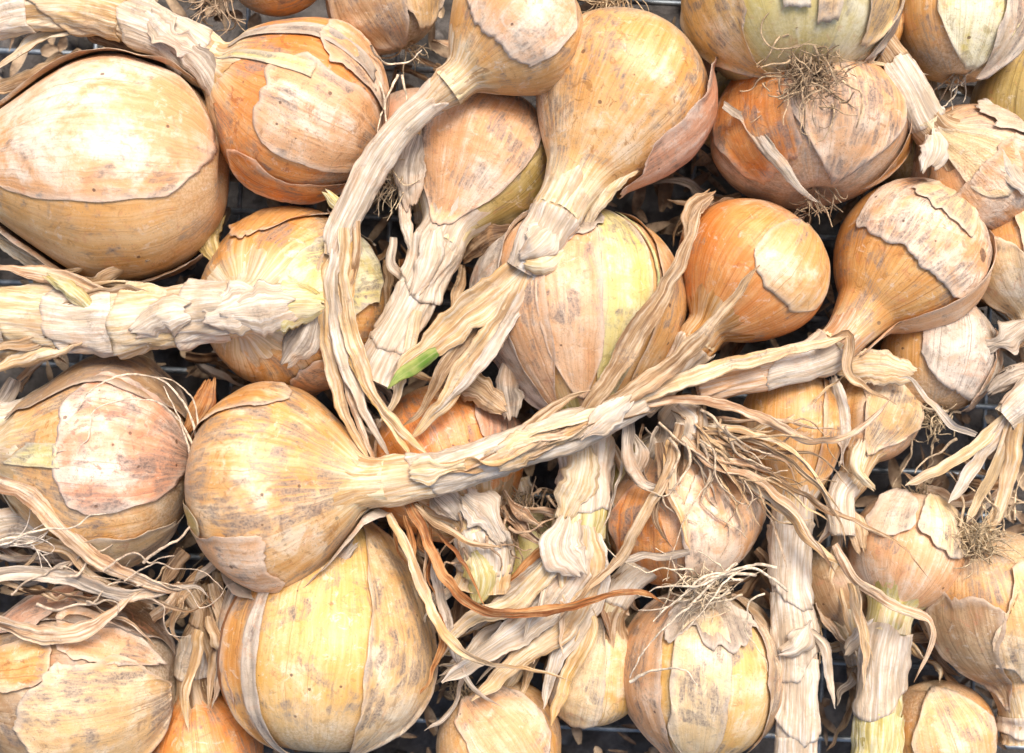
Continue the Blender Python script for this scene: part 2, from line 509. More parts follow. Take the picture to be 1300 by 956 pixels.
# ---------------------------------------------------------------- plant builders
def make_leaf(ctrl, width, mat, parent, base, seed, name='leaf', thick=0.08, taper=(0.85, 0.25), twist=0.6, sides=24, ridge=0.36, wob=1.0):
    """a dried, collapsed onion leaf: a flattened, pleated tube. ctrl rows (x, y, z) in photo units"""
    P = np.array([W(*c) for c in ctrl])
    Q, s, mk = spline(P, 5)
    L = s[-1]
    n = max(14, int(L / 4.5))
    ss = np.linspace(0, L, n)
    C = at_s(Q, s, ss)
    C[:, 0] += wob * 3.0 * fbm(ss / 28, seed, 0, 5, 2)
    C[:, 1] += wob * 3.0 * fbm(ss / 28, seed, 7, 6, 2)
    C[:, 2] += wob * 3.5 * fbm(ss / 35, seed, 3, 7, 2)
    T, N, B = frames(C)
    tw = twist * 1.7 * fbm(ss / 75, seed, 11, 8, 2)
    N2 = N * np.cos(tw)[:, None] + B * np.sin(tw)[:, None]
    B2 = np.cross(T, N2)
    x = ss / L
    w = 0.5 * width * (taper[0] + (1 - taper[0]) * np.sin(np.pi * np.clip(x * 1.3, 0, 1)) )
    w = w * (1 - (1 - taper[1]) * sstep(0.55, 1.0, x))
    w = w * (1 + 0.30 * fbm(ss / 20, seed, 1, 4, 4, .65))
    w = w * (1 - 0.85 * sstep(0.90, 1.0, x)); w[0] *= 0.9
    th = np.linspace(0, 2 * np.pi, sides, endpoint=False)
    TH, SS = np.meshgrid(th, ss)
    cx = np.cos(TH); sy = np.sin(TH)
    pleat = fbm(TH * 1.6 + 2 * np.sin(TH), SS / 60.0, seed, 12, 2)
    hx = sy
    hz = cx * thick + ridge * 0.5 * vn(hx * 2.6 + 5, SS / 70.0, seed, 3) + ridge * 0.42 * vn(hx * 6, SS / 60.0, seed, 5)
    curl = 0.45 * vn(SS / 50.0, seed, 4, 2)
    hz = hz - curl * hx**2
    crump = 1.7 * fbm(hx * 2.0, SS / 11.0, seed, 44, 3, .6) + 1.2 * vn(hx * 5, SS / 26.0, seed, 47)
    V = C[:, None] + (w[:, None] * hx)[..., None] * B2[:, None] + (w[:, None] * hz + crump * 0.6)[..., None] * N2[:, None]
    U = np.stack([TH / (2 * np.pi) * (width * 2.0 / 100), SS / 100.0], axis=-1)
    return grid_mesh(name, V, U, mat, parent, base, wrap=True)

def make_roots(p, d, n, length, parent, base, seed, spread=1.0, plate=10, c=(.56, .42, .26), curl=0.35, r0=1.25, zmin=None):
    r = np.random.RandomState(seed)
    p = np.asarray(p, float); d = np.asarray(d, float); d = d / np.linalg.norm(d)
    Vs, Fs, off = [], [], 0
    sides = 4
    for i in range(n):
        q = p + r.normal(0, plate * 0.5, 3)
        v = d + spread * r.normal(0, 0.6, 3); v /= np.linalg.norm(v)
        L = length * r.uniform(0.35, 1.1)
        st = 5.0
        m = max(4, int(L / st))
        pts = [q.copy()]
        bend = r.normal(0, curl * 0.5, 3)
        for j in range(m):
            if r.rand() < 0.2:
                bend = r.normal(0, curl * 0.6, 3)
            v = v + bend + r.normal(0, curl * 0.35, 3)
            v /= np.linalg.norm(v)
            q = q + v * st
            pts.append(q.copy())
        C = np.array(pts)
        V, th = tube(C, r0 * r.uniform(.6, 1.2) * np.linspace(1, .45, len(C)), sides)
        idx = np.arange(V.shape[0] * sides).reshape(-1, sides) + off
        b = np.roll(idx, -1, axis=1)
        Fs.append(np.stack([idx[:-1], b[:-1], b[1:], idx[1:]], -1).reshape(-1, 4))
        Vs.append(V.reshape(-1, 3)); off += V.shape[0] * sides
    o = raw_mesh('roots', np.vstack(Vs), np.vstack(Fs), None, root_mat(c), parent, base)
    o['kind'] = 'stuff'
    return o

def strand(pts, r, on, c=(.75, .6, .44)):
    """one long dry root along a path"""
    Q, ss, _ = spline([W(*p) for p in pts], 4)
    rr = np.random.RandomState(len(pts) + int(pts[0][0]))
    Q = Q + np.stack([2.2 * fbm(ss / 14, k, 3, int(pts[0][1]), 3) for k in range(3)], 1)
    V, th = tube(Q, r * np.linspace(1.1, .45, len(Q)) * (1 + .3 * vn(ss / 9, 0, 0, 3)), 6)
    return grid_mesh('root', V, np.zeros(V.shape[:2] + (2,)), root_mat(c), on.t, on.base, wrap=True)

class Onion:
    def __init__(self, label, c, z, R, neck, pal, lr=0.9, mk={}, seed=1, el=1.0, tear=0.35, stalk='cream', ax=None, sdark=.3, flat=0.74, collars=2):
        self.seed = seed
        f = (H - z) / H
        self.C = W(c[0], c[1], z)
        self.R = R * f
        nk = [np.append(W(x, y, zz), rr * (H - zz) / H) for (x, y, zz, rr) in neck]
        self.base = self.C.copy(); self.base[2] = max(ZR + 4, self.C[2] - self.R)
        self.t = thing('onion', label, 'onion', self.base, 'onions drying on the rack')
        a = nk[0][:3] - self.C if ax is None else np.array(ax, float)
        a = a / np.linalg.norm(a)
        self.a = a
        Lr = lr * self.R
        rn = nk[0][3]
        mid = self.C + a * 0.5 * np.linalg.norm(nk[0][:3] - self.C)
        rows = [np.append(self.C - a * Lr, rn), np.append(self.C, rn), np.append(mid, rn)] + nk
        if len(nk) == 1:
            rows.append(np.append(nk[0][:3] + a * 20, rn))
        Q, s, marks = spline(rows, 3)
        self.Q, self.s = Q, s
        self.sC, self.sN, self.sE = marks[1], marks[3], s[-1]
        self.el = el
        self.tear = tear
        self.rn = rn
        # bulb rings
        ph = np.linspace(0, np.pi / 2, 26)
        sa = self.sC * (1 - np.cos(ph))
        sb = self.sC + (self.sN + 12 - self.sC) * np.linspace(0, 1, 44)[1:]
        self.ss = np.concatenate([sa, sb])
        th = np.linspace(-np.pi, np.pi, 104, endpoint=False)
        TH, SS = np.meshgrid(th, self.ss)
        V = self.surf(TH, SS)
        U = np.stack([TH / (2 * np.pi) * 5.0, SS / 100.0], -1)
        self.bulb = grid_mesh('bulb', V, U, skin_mat(pal, seed=seed, **mk), self.t, self.base, wrap=True, attr=np.where(SS < self.sC, (SS - self.sC) / self.sC, np.clip((SS - self.sC) / (self.sN - self.sC), 0, 1)))
        self.root = self.C - a * (Lr - 0.02 * self.R)
        self.ns = 0
        self.tw = 0.6 if seed % 2 else -0.6
        if len(nk) > 1:
            self.stalk(stalk, sdark, flat, collars)

    def radius(self, SS):
        x = np.clip((SS - self.sC) / (self.sN - self.sC), 0, 1.2)
        lower = self.R * np.sqrt(np.clip(1 - ((self.sC - np.minimum(SS, self.sC)) / self.sC)**2, 0, 1))
        xc = np.clip(x, 0, 1)
        d = np.maximum(SS - self.sC, 0)
        rc = self.R * np.sqrt(np.clip(1 - (d / (self.el * self.R))**2, 0, 1))
        rk = self.rn * (1 + 1.0 * (1 - xc)**1.3)
        upper = (rc**3.2 + rk**3.2)**(1 / 3.2)
        top = (self.R**3.2 + (2.0 * self.rn)**3.2)**(1 / 3.2)
        upper = upper * (1 - (1 - xc) * (1 - self.R / top))
        q = sstep(0.8, 1.0, xc); upper = upper * (1 - q) + self.rn * q
        uc = self.rn + (self.R - self.rn) * (0.5 + 0.5 * np.cos(np.pi * xc**1.02))
        upper = upper * (1 - self.tear) + uc * self.tear
        upper = np.where(x > 1, self.rn, upper)
        return np.where(SS <= self.sC, lower, upper), x

    def surf(self, TH, SS, off=0.0, rough=1.0):
        sh = SS.shape
        C4 = at_s(self.Q, self.s, SS.ravel())
        C = C4[:, :3]
        e = 1.5
        A = at_s(self.Q, self.s, np.clip(SS.ravel() - e, 0, self.sE))[:, :3]
        B = at_s(self.Q, self.s, np.clip(SS.ravel() + e, 0, self.sE))[:, :3]
        T = B - A; T /= np.linalg.norm(T, axis=1)[:, None] + 1e-9
        up = np.array([0, 0, 1.0])
        N = up - (T @ up)[:, None] * T; N /= np.linalg.norm(N, axis=1)[:, None] + 1e-9
        Bn = np.cross(T, N)
        r, x = self.radius(SS)
        c, s_ = np.cos(TH), np.sin(TH)
        sd = self.seed
        k = 1 + rough * (0.035 * fbm(c * 1.1, s_ * 1.1, SS / 90, sd, 2) + 0.006 * vn(c * 5, s_ * 5, SS / 120, sd + 3)
                 + 0.004 * vn(c * 13, s_ * 13, SS / 160, sd + 4))
        k = k + sstep(0.55, 1.0, x) * (0.05 * vn(c * 4, s_ * 4, SS / 90, sd + 5) + 0.03 * vn(c * 10, s_ * 10, SS / 60, sd + 6))
        dim = 0.13 * self.R * np.exp(-(r / (0.2 * self.R))**2) * (SS < self.sC)
        rr = (r * k + off).ravel()[:, None]
        P = C + T * dim.ravel()[:, None] - T * (off * np.clip(1 - SS / self.sC, 0, 1)).ravel()[:, None] \
            + rr * (c.ravel()[:, None] * N + s_.ravel()[:, None] * Bn)
        return P.reshape(sh + (3,))

    def skin(self, t0, t1, v0, v1, pal='pale', lift=5, off=2.0, jag=1.0, curl0=1, curl1=1, name='outer_skin', bow=0.0, label=None, wr=0.6, **mk):
        """a torn layer of papery skin lying on the bulb. t in degrees round the axis (0 faces up), v 0 root .. 1 neck"""
        self.ns += 1
        sd = self.seed * 7 + self.ns * 3
        t0, t1 = math.radians(t0), math.radians(t1)
        nA = max(16, int(abs(t1 - t0) * self.R / 4.0)); nB = max(18, int(abs(v1 - v0) * self.sN / 4.0))
        a = np.linspace(0, 1, nA); b = np.linspace(0, 1, nB)
        a = 0.5 - 0.5 * np.cos(np.pi * a) * (0.6 + 0.4 * np.abs(np.cos(np.pi * a)))
        A, B = np.meshgrid(a, b)
        rc_ = (0.0 if (t1 - t0) < math.radians(24) else 0.42) * np.abs(2 * A - 1)**2.6
        off_ = r_off = 0.5 * vn(sd, 0, 0, 77) + 0.5
        Bv = 0.5 + (B - 0.5) * (1 - rc_) + rc_ * 0.5 * (r_off - 0.5)
        v = v0 + (v1 - v0) * Bv
        j = 0.075 * jag
        def nz(p, q, o): return 1.6 * fbm(p * 1.7 * abs(v1 - v0) * 1.4 + 3, sd, o, 21, 5, 0.45)
        j2 = j * 1.0
        e0 = t0 + j2 * nz(B, 0, 1) + bow * np.sin(np.pi * B); e1 = t1 + j2 * nz(B, 0, 2) + bow * np.sin(np.pi * B)
        TH = e0 + (e1 - e0) * A
        ncirc = fbm(A * abs(t1 - t0) * 2.0, sd, 5, 31, 5, 0.65); ncir2 = fbm(A * abs(t1 - t0) * 2.0, sd, 8, 33, 5, 0.65)
        v = v + j * 1.1 * (ncirc * (1 - B) + ncir2 * B) * (v0 > 0.03 or 1)
        v = np.clip(v, 0.015, 1.02)
        # v is measured in arc length, 0 at the root plate
        SS = v * self.sN
        dt = np.minimum(A, 1 - A) * abs(t1 - t0) * self.R
        dv = np.minimum(B if curl0 else 1e3, (1 - B) if curl1 else 1e3) * abs(v1 - v0) * self.sN
        d = np.minimum(dt, dv)
        lf = 0.85 * lift * (1 - sstep(0, 16, d)) * (0.35 + 0.95 * (0.5 + 0.5 * fbm(A * 6, B * 6, sd, 41, 2)))
        o = 0.1 + 0.6 * off + 0.5 * (0.5 + 0.5 * fbm(TH * 3, SS / 30, sd, 42, 2)) + lf
        o = o + 1.6 * wr * np.abs(vn(TH * 9, SS / 60, sd, 45)) + 2.2 * wr * np.abs(vn(TH * 3, SS / 22, sd, 46))
        o = np.clip(o, 0.6, None)
        V = self.surf(TH, SS, off=o)
        U = np.stack([TH / (2 * np.pi) * 5.0, SS / 100.0], -1)
        edge = np.clip(np.minimum(dt, np.minimum(B, 1 - B) * abs(v1 - v0) * self.sN) / 40.0, 0, 1)
        kw = dict(edge=True, rough=0.55, trans=0.0); kw.update(mk)
        ob = grid_mesh(name, V, U, skin_mat(pal, seed=sd, **kw), self.t, self.base, attr=edge, solid=0.35)
        if label:
            ob['label'] = label
        return ob

    def stalk(self, pal, sdark, flat, collars):
        ss = np.arange(self.sN - 6, self.sE, 3.5)
        ss = np.append(ss, self.sE)
        th = np.linspace(-np.pi, np.pi, 64, endpoint=False)
        TH, SS = np.meshgrid(th, ss)
        B0 = np.clip(1 - (SS - (self.sN - 6)) / 26.0, 0, 1)
        SS = SS - B0 * (6 + 34 * np.clip(0.5 + 0.8 * fbm(np.cos(TH) * 2.6, np.sin(TH) * 2.6, 0, self.seed + 61, 4, .6), 0, 1))
        V = self.tubeat(TH, SS, flat, 1.0)
        U = np.stack([TH / (2 * np.pi) * 1.6, SS / 100.0], -1)
        self.st = grid_mesh('stalk', V, U, leaf_mat(pal, self.seed, sdark), self.t, self.base, wrap=True)
        r = np.random.RandomState(self.seed + 50)
        L = self.sE - self.sN
        for i in range(collars):
            a = self.sN + L * ((i + 0.15) / collars) + r.uniform(-6, 6)
            b = a + L * 0.75 / collars + r.uniform(0, 20)
            b = min(b, self.sE)
            n = max(12, int((b - a) / 3.5))
            A, B = np.meshgrid(np.linspace(0, 1, 40), np.linspace(0, 1, n))
            TH = -2.6 + 5.2 * A + r.uniform(-.6, .6)
            tip = 0.30 * np.cos(TH - r.uniform(-1, 1)) + 0.16 * fbm(A * 7, i, self.seed, 3, 3)
            SS = np.clip(a + (b - a) * (B * (1 + tip) + (1 - B) * 0.10 * fbm(A * 6, i, self.seed, 9, 3)), self.sN - 4, self.sE)
            o = 1.05 + 0.10 * B**3 + 0.10 * fbm(A * 5, B * 2, self.seed + i, 4, 2) 
            V = self.tubeat(TH, SS, flat, o)
            U = np.stack([TH / (2 * np.pi) * 1.6, SS / 100.0], -1)
            grid_mesh('leaf_sheath', V, U, leaf_mat(pal if i % 2 else 'white', self.seed + i + 1, sdark), self.t, self.base, solid=0.9)

    def tubeat(self, TH, SS, flat, k):
        sh = SS.shape
        C4 = at_s(self.Q, self.s, SS.ravel())
        C, r = C4[:, :3], C4[:, 3].reshape(sh)
        rb = self.radius(SS)[0]
        r = np.where(SS < self.sN + 10, np.maximum(r, rb + 0.9), r)
        e = 3
        A = at_s(self.Q, self.s, np.clip(SS.ravel() - e, 0, self.sE))[:, :3]
        B = at_s(self.Q, self.s, np.clip(SS.ravel() + e, 0, self.sE))[:, :3]
        T = B - A; T /= np.linalg.norm(T, axis=1)[:, None] + 1e-9
        up = np.array([0, 0, 1.0])
        N = up - (T @ up)[:, None] * T; N /= np.linalg.norm(N, axis=1)[:, None] + 1e-9
        Bn = np.cross(T, N)
        fl = 1 - (1 - flat) * sstep(self.sN - 5, self.sN + 50, SS)
        c, s_ = np.cos(TH), np.sin(TH)
        q = sstep(self.sN - 5, self.sN + 25, SS)
        TW = TH + SS / 70.0 * self.tw
        c2, s2 = np.cos(TW), np.sin(TW)
        kk = k * (1 + q * (0.06 * vn(c2 * 2.2, s2 * 2.2, SS / 45, self.seed) + 0.09 * vn(c2 * 4, s2 * 4, SS / 80, self.seed + 1) + 0.06 * vn(c2 * 10, s2 * 10, SS / 70, self.seed + 2))
                  + 0.05 * q * vn(0, 0, SS / 14, self.seed + 8))
        rr = (r * kk)
        P = C + (rr * c * fl).ravel()[:, None] * N + (rr * s_ * (1 + 0.12 * q)).ravel()[:, None] * Bn
        return P.reshape(sh + (3,))

    def leaf(self, pts, w, pal='tan', z=None, dark=0.5, **kw):
        self.ns += 1
        if z is not None:
            zz = np.linspace(z[0], z[1], len(pts)) if len(z) == 2 else z
            pts = [(p[0], p[1], q) for p, q in zip(pts, zz)]
        return make_leaf(pts, w, leaf_mat(pal, (self.seed * 3 + self.ns) % 23, dark), self.t, self.base, self.seed * 11 + self.ns, **kw)

    def roots(self, n=40, length=40, at=None, d=None, **kw):
        p = self.root if at is None else W(*at)
        dd = -self.a if d is None else np.array(d, float)
        return make_roots(p, dd, n, length, self.t, self.base, self.seed + 200, **kw)

def flake(parent, base, ctrl, width, pal, seed, name='skin_flake', curl=0.5, dark=0.5):
    """a curled scrap of papery skin: one torn sheet along a path"""
    P = np.array([W(*c) for c in ctrl])
    Q, s, mk = spline(P, 4)
    n = max(12, int(s[-1] / 3)); ss = np.linspace(0, s[-1], n)
    C = at_s(Q, s, ss); T, N, B = frames(C)
    A, SS = np.meshgrid(np.linspace(-1, 1, 22), ss)
    w = 0.5 * width * (0.35 + 0.65 * np.sin(np.pi * np.clip(SS / s[-1] * 0.9 + 0.08, 0, 1)))
    w = w * (1 + 0.35 * np.sign(A) * fbm(SS / 12, seed, np.sign(A), 3, 4, .6) * np.sign(A))
    bend = curl * 1.6 + 0.8 * vn(SS / 50, seed, 1, 5)
    ang = A * bend
    X = w * np.sin(ang) / np.maximum(np.abs(bend), .2)
    Zz = w * (np.cos(ang) - 1) / np.maximum(np.abs(bend), .2) + 2.6 * fbm(A * 3, SS / 12, seed, 8, 3)
    tip = 9 * fbm(A * 3, seed, 2, 9, 3) * (np.abs(SS / s[-1] - .5) * 2)**2
    V = C[:, None] + X[..., None] * B[:, None] + Zz[..., None] * N[:, None] + tip[..., None] * T[:, None]
    U = np.stack([A * width / 200, SS / 100], -1)
    return grid_mesh(name, V, U, leaf_mat(pal, seed % 23, dark), parent, base, solid=0.9)

# ---------------------------------------------------------------- the onions
exec_onions = True
# A: big pale bulb upper left
A = Onion('biggest pale cream and yellow onion, at the upper left, its neck pointing left', (158, 216), 5, 143,
          [(-60, 212, 10, 40), (-120, 208, 10, 34)], 'gold', lr=.93, mk=dict(pale=.25, mould=.1, spots=.25, dirt=.3), seed=1, tear=0.7, el=1.35)
A.skin(-24, 70, .015, 1.0, 'peach', lift=1.5, off=.8, jag=.35, pale=.75, mould=.05, dirt=.2, rough=.42, spots=.5, wr=.1)
A.skin(-135, -72, .05, .9, 'brown', lift=14, off=8, jag=1.0, curl0=0)
A.skin(62, 122, .0, .95, 'tan', lift=10, off=9, jag=.8)
# B: orange bulb beside it
B = Onion('mottled orange onion with a scabby root end, right beside the biggest pale onion', (378, 138), 0, 119,
          [(268, 82, 25, 32), (222, 50, 40, 26), (160, 22, 45, 26), (90, 8, 45, 27), (20, 14, 40, 25), (-40, 35, 35, 20)], 'orange', lr=.93,
          mk=dict(pale=.35, mould=.45, spots=.6, dirt=.8), seed=2, el=1, stalk='pale', sdark=.3, collars=3)
B.skin(-38, 26, .02, .72, 'peach', lift=2, off=1, jag=1.0, pale=.55, mould=.4, spots=1.0, dirt=.9)
B.skin(30, 80, .01, .55, 'peach', lift=3, off=1, jag=1.3, mould=.5, dirt=.9, pale=.7)
B.skin(-80, -48, .02, .75, 'orange', lift=3, off=1, jag=1.0, mould=.4)
B.skin(40, 56, .2, .98, 'grey', lift=2, off=1, jag=.8, mould=.6)
B.skin(12, 22, .5, .98, 'green', lift=2, off=1, jag=.8, mould=.6)
B.roots(50, 50, spread=1.2, plate=26, c=(.66, .52, .34))
B.roots(34, 105, at=(500, 190, -10), d=(.15, -.9, .1), spread=.6, plate=22, curl=.3, c=(.70, .56, .36), r0=1.5)
for pts in ([(470, 60, 60), (490, 80, 20), (520, 78, 10), (535, 62, 10)], [(465, 70, 40), (485, 110, 40), (490, 160, 50), (478, 200, 50)], [(505, 95, 10), (488, 130, 30), (478, 175, 50)], [(510, 95, 0), (515, 125, 0), (512, 150, 0)]):
    strand(pts, 1.5, B)
B.leaf([(150, 30), (90, 35), (40, 55), (-20, 95)], 22, 'cream', z=(40, 30))
B.leaf([(120, 5), (60, -5), (0, 8), (-30, 20)], 30, 'pale', z=(55, 45))
B.leaf([(90, 20), (30, 30), (-20, 55)], 20, 'pink', z=(45, 35))
flake(B.t, B.base, [(205, 40, 62), (245, 70, 62), (272, 110, 60), (286, 165, 40)], 42, 'grey', 4)
flake(B.t, B.base, [(185, 15, 62), (215, 45, 70), (250, 65, 60)], 46, 'white', 5, dark=.2)
flake(B.t, B.base, [(110, 35, 20), (180, 55, 20), (235, 70, 25)], 40, 'brown', 6)
flake(B.t, B.base, [(-10, 115, 0), (30, 100, 10), (90, 78, 20), (150, 70, 25)], 26, 'tan', 17)
flake(B.t, B.base, [(415, 245, 60), (435, 265, 70), (455, 280, 60)], 26, 'green', 18, dark=.1)

C = Onion('small brown papery onion at the top edge, left of the top centre golden one', (487, -2), -60, 75,
          [(440, -100, -50, 22), (430, -130, -50, 18)], 'tan', lr=.92, mk=dict(pale=.5, mould=.2, dirt=.6, veins=.9), seed=3)
C.skin(-60, 15, .02, .8, 'tan', lift=5, jag=1.2, pale=.5)
C.skin(20, 80, .02, .7, 'pale', lift=5, jag=1.4, pale=.3, veins=.9)
C.roots(14, 50, spread=1.2, plate=8, c=(.66, .52, .34))

F = Onion('large golden teardrop onion right of top centre, peeled pinkish skin on its lower side', (792, 116), 22, 112,
          [(712, 262, 80, 32), (690, 303, 92, 25), (676, 330, 92, 22), (668, 345, 90, 20)], 'gold', lr=.86, mk=dict(pale=.5, mould=.4, spots=.7, dirt=.95), seed=4, tear=0.75, el=1.16, stalk='cream', collars=1)
F.skin(-150, -44, .03, .80, 'pink', lift=8, off=12, jag=.5, pale=.5, mould=.15, spots=.5)
flake(F.t, F.base, [(845, 178, 60), (800, 210, 78), (765, 250, 80), (745, 285, 70)], 24, 'cream', 31)
flake(F.t, F.base, [(700, 290, 110), (680, 312, 122), (660, 325, 112)], 50, 'white', 32, dark=.1)
flake(F.t, F.base, [(715, 320, 100), (690, 335, 118), (665, 335, 110)], 40, 'cream', 33, dark=.2)
F.leaf([(682, 325), (640, 362), (590, 402), (545, 440), (500, 475)], 44, 'pale', z=(98, 70), twist=.2, taper=(.8, .7), dark=.25)
F.leaf([(680, 335), (645, 400), (600, 460), (560, 515), (520, 560)], 34, 'pale', z=(98, 60), twist=.3, taper=(.7, .6), dark=.45)
F.leaf([(675, 340), (620, 400), (570, 460), (535, 520), (505, 545)], 22, 'tan', z=(90, 55))
F.leaf([(685, 330), (660, 385), (618, 450), (580, 500), (545, 530)], 18, 'white', z=(102, 70), dark=.2)
gl = F.leaf([(556, 446), (540, 455), (524, 466), (508, 478), (492, 496)], 19, 'green', z=(92, 74), twist=.1, taper=(.7, .3))
k = NT('green_leaf')
tcg = k.n('ShaderNodeTexCoord'); obg = k.vscale(tcg.outputs['Object'], (1 / S,) * 3)
g1 = k.noise(obg, .03, 4, .6); g2 = k.noise(k.vscale(tcg.outputs['UV'], (30, 1, 1)), 1, 4, .6)
gl.data.materials[0] = k.finish(k.mix(k.step(g2, .35, .65, 0, .5), k.mix(k.step(g1, .35, .65), (.12, .24, .02), (.34, .38, .08)), (.52, .48, .22)), .5, g2, .6, .0012)
gl['label'] = 'still green leaf'

D = Onion('golden onion at the top centre, its long pale stalk curving down to the left', (655, 36), 70, 92,
          [(578, 104, 84, 25), (548, 128, 84, 16), (510, 162, 80, 15), (476, 208, 76, 17), (450, 258, 72, 16), (430, 298, 72, 16), (422, 325, 72, 10)], 'gold', lr=.9,
          mk=dict(pale=.45, mould=.35, dirt=.3), seed=5, tear=0.6, el=0.98, stalk='pale', sdark=.25, collars=1)
D.skin(-45, 50, .05, .72, 'peach', lift=2, off=.8, jag=.9, pale=.75, mould=.3)
D.leaf([(432, 292), (413, 340), (410, 410), (424, 480), (447, 545), (470, 590)], 22, 'pale', z=(72, 58), taper=(.8, .6), dark=.45)
D.leaf([(430, 300), (424, 360), (428, 430), (452, 500), (485, 560), (500, 585)], 20, 'white', z=(80, 66), taper=(.8, .5), dark=.4)
D.leaf([(440, 290), (436, 350), (445, 420), (470, 490), (510, 545), (545, 580)], 20, 'pale', z=(84, 74), taper=(.8, .5), dark=.5)
D.leaf([(445, 285), (446, 340), (440, 400), (455, 470), (490, 530), (530, 590)], 15, 'yellow', z=(76, 70), taper=(.8, .5))
D.leaf([(425, 320), (418, 400), (436, 470), (456, 540), (482, 598)], 14, 'pink', z=(66, 60), taper=(.8, .5))
D.leaf([(452, 280), (452, 330), (436, 390), (440, 440), (470, 505)], 12, 'tan', z=(78, 60), taper=(.8, .4))
D.roots(20, 60, at=(742, 75, 20), d=(.3, .2, -.6), c=(.5, .38, .24))

E = Onion('golden onion under the top centre one, torn skin hanging left of its neck', (612, 202), -38, 99,
          [(562, 300, 10, 31), (540, 348, 24, 24), (522, 388, 30, 23), (498, 432, 34, 22), (474, 482, 34, 24)], 'olive', lr=.84,
          mk=dict(pale=.45, mould=.3, veins=.8), seed=6, tear=0.6, el=1.08, stalk='white', sdark=.15, collars=3)
E.skin(-36, 62, .02, 1.0, 'peach', lift=3, off=1.5, jag=.6, pale=.6, mould=.35)
E.skin(48, 80, .02, .72, 'cream', lift=4, jag=1.0, mould=.4)
E.skin(30, 100, .0, .3, 'grey', lift=4, jag=1.4, mould=.5)
flake(E.t, E.base, [(530, 175, 30), (520, 215, 38), (523, 265, 30)], 40, 'grey', 41)
flake(E.t, E.base, [(512, 245, 20), (516, 290, 30), (525, 320, 28)], 20, 'white', 42)
flake(E.t, E.base, [(552, 290, 44), (540, 340, 52), (527, 372, 50)], 36, 'white', 43, dark=.15)
E.leaf([(500, 300), (498, 335), (515, 360), (505, 385)], 14, 'grey', z=(10, 20))
E.leaf([(495, 425), (468, 470), (452, 500)], 34, 'white', z=(46, 42), twist=.1, dark=.15)
E.leaf([(530, 395), (515, 460), (500, 510), (478, 540)], 16, 'cream', z=(52, 40))

G = Onion('large yellow-green onion at the top edge with dry roots at its lower end', (1006, -8), 30, 139,
          [(985, -190, -20, 32), (980, -230, -20, 30)], 'green', lr=.88, mk=dict(pale=.6, mould=.2, spots=.3, dirt=.0), seed=7, el=1.15)
G.skin(28, 75, .08, .9, 'yellow', lift=5, jag=.8, pale=.3, veins=.9)
G.skin(-100, -38, .02, .8, 'yellow', lift=5, jag=1.2, pale=.5)
G.skin(-20, -4, .12, .85, 'cream', lift=3, jag=.7, pale=.8)
G.skin(2, 16, .10, .8, 'pale', lift=3, jag=.8, mould=.3)
G.skin(60, 130, .06, .5, 'grey', lift=5, jag=1.8, mould=.5)
G.roots(280, 52, at=(1030, 98, 96), d=(-.05, -.35, .15), spread=1.9, plate=30, c=(.44, .31, .19), r0=1.2)
G.roots(50, 95, at=(1030, 96, 104), d=(-.15, -.45, .25), spread=1.7, plate=40, c=(.56, .40, .24), r0=1.5)
G.leaf([(1100, 75), (1130, 85), (1182, 97)], 5, 'cream', z=(60, 40))
flake(G.t, G.base, [(1120, -10, 40), (1138, 30, 40), (1130, 65, 30)], 34, 'amber', 51)
flake(G.t, G.base, [(1098, 30, 80), (1110, 55, 75), (1100, 85, 60)], 18, 'cream', 52)

Hh = Onion('pinkish grey-stained onion lying directly beneath the yellow-green one with roots', (1028, 172), -18, 124,
          [(1015, 40, -55, 30), (1010, 0, -60, 28)], 'peach', lr=.70, mk=dict(pale=.6, mould=.5, spots=.4), seed=8)
Hh.skin(-22, 55, .03, .95, 'peach', lift=3, off=1.5, jag=.7, pale=.6, mould=.6, dirt=.9)
Hh.skin(-75, -18, .05, .9, 'orange', lift=4, jag=1.0, pale=.3, mould=.4)
Hh.skin(60, 88, .04, .9, 'amber', lift=4, jag=.6, pale=.4)
Hh.roots(40, 36, spread=1.4, plate=22)
Hh.leaf([(918, 135), (950, 155), (985, 200), (1012, 235), (1040, 258)], 18, 'grey', z=(70, 60, 88, 78, 60), dark=.6, twist=1.0)

I = Onion('olive onion under the top right corner, wearing a speckled white torn skin', (1218, 22), 0, 86,
          [(1225, -120, -10, 26), (1225, -150, -10, 24)], 'gold', lr=.97, mk=dict(pale=.3, mould=.2), seed=9)
I.skin(-34, 40, .03, .95, 'green', lift=3, off=1.5, jag=.5, pale=.9, mould=.4, spots=.6)
I.skin(20, 62, .02, .95, 'white', lift=6, off=5, jag=1.3, mould=.4)
I.roots(16, 46, spread=.9, plate=10, c=(.7, .6, .45))

J = Onion('smooth golden brown onion at the right edge near the top corner', (1318, 138), -50, 84, [(1330, 10, -50, 24), (1332, -20, -50, 24)], 'olive', lr=.9,
          mk=dict(pale=.35, mould=.1, veins=.8), seed=10)
J.skin(10, 50, .1, .9, 'amber', lift=3, jag=.6)

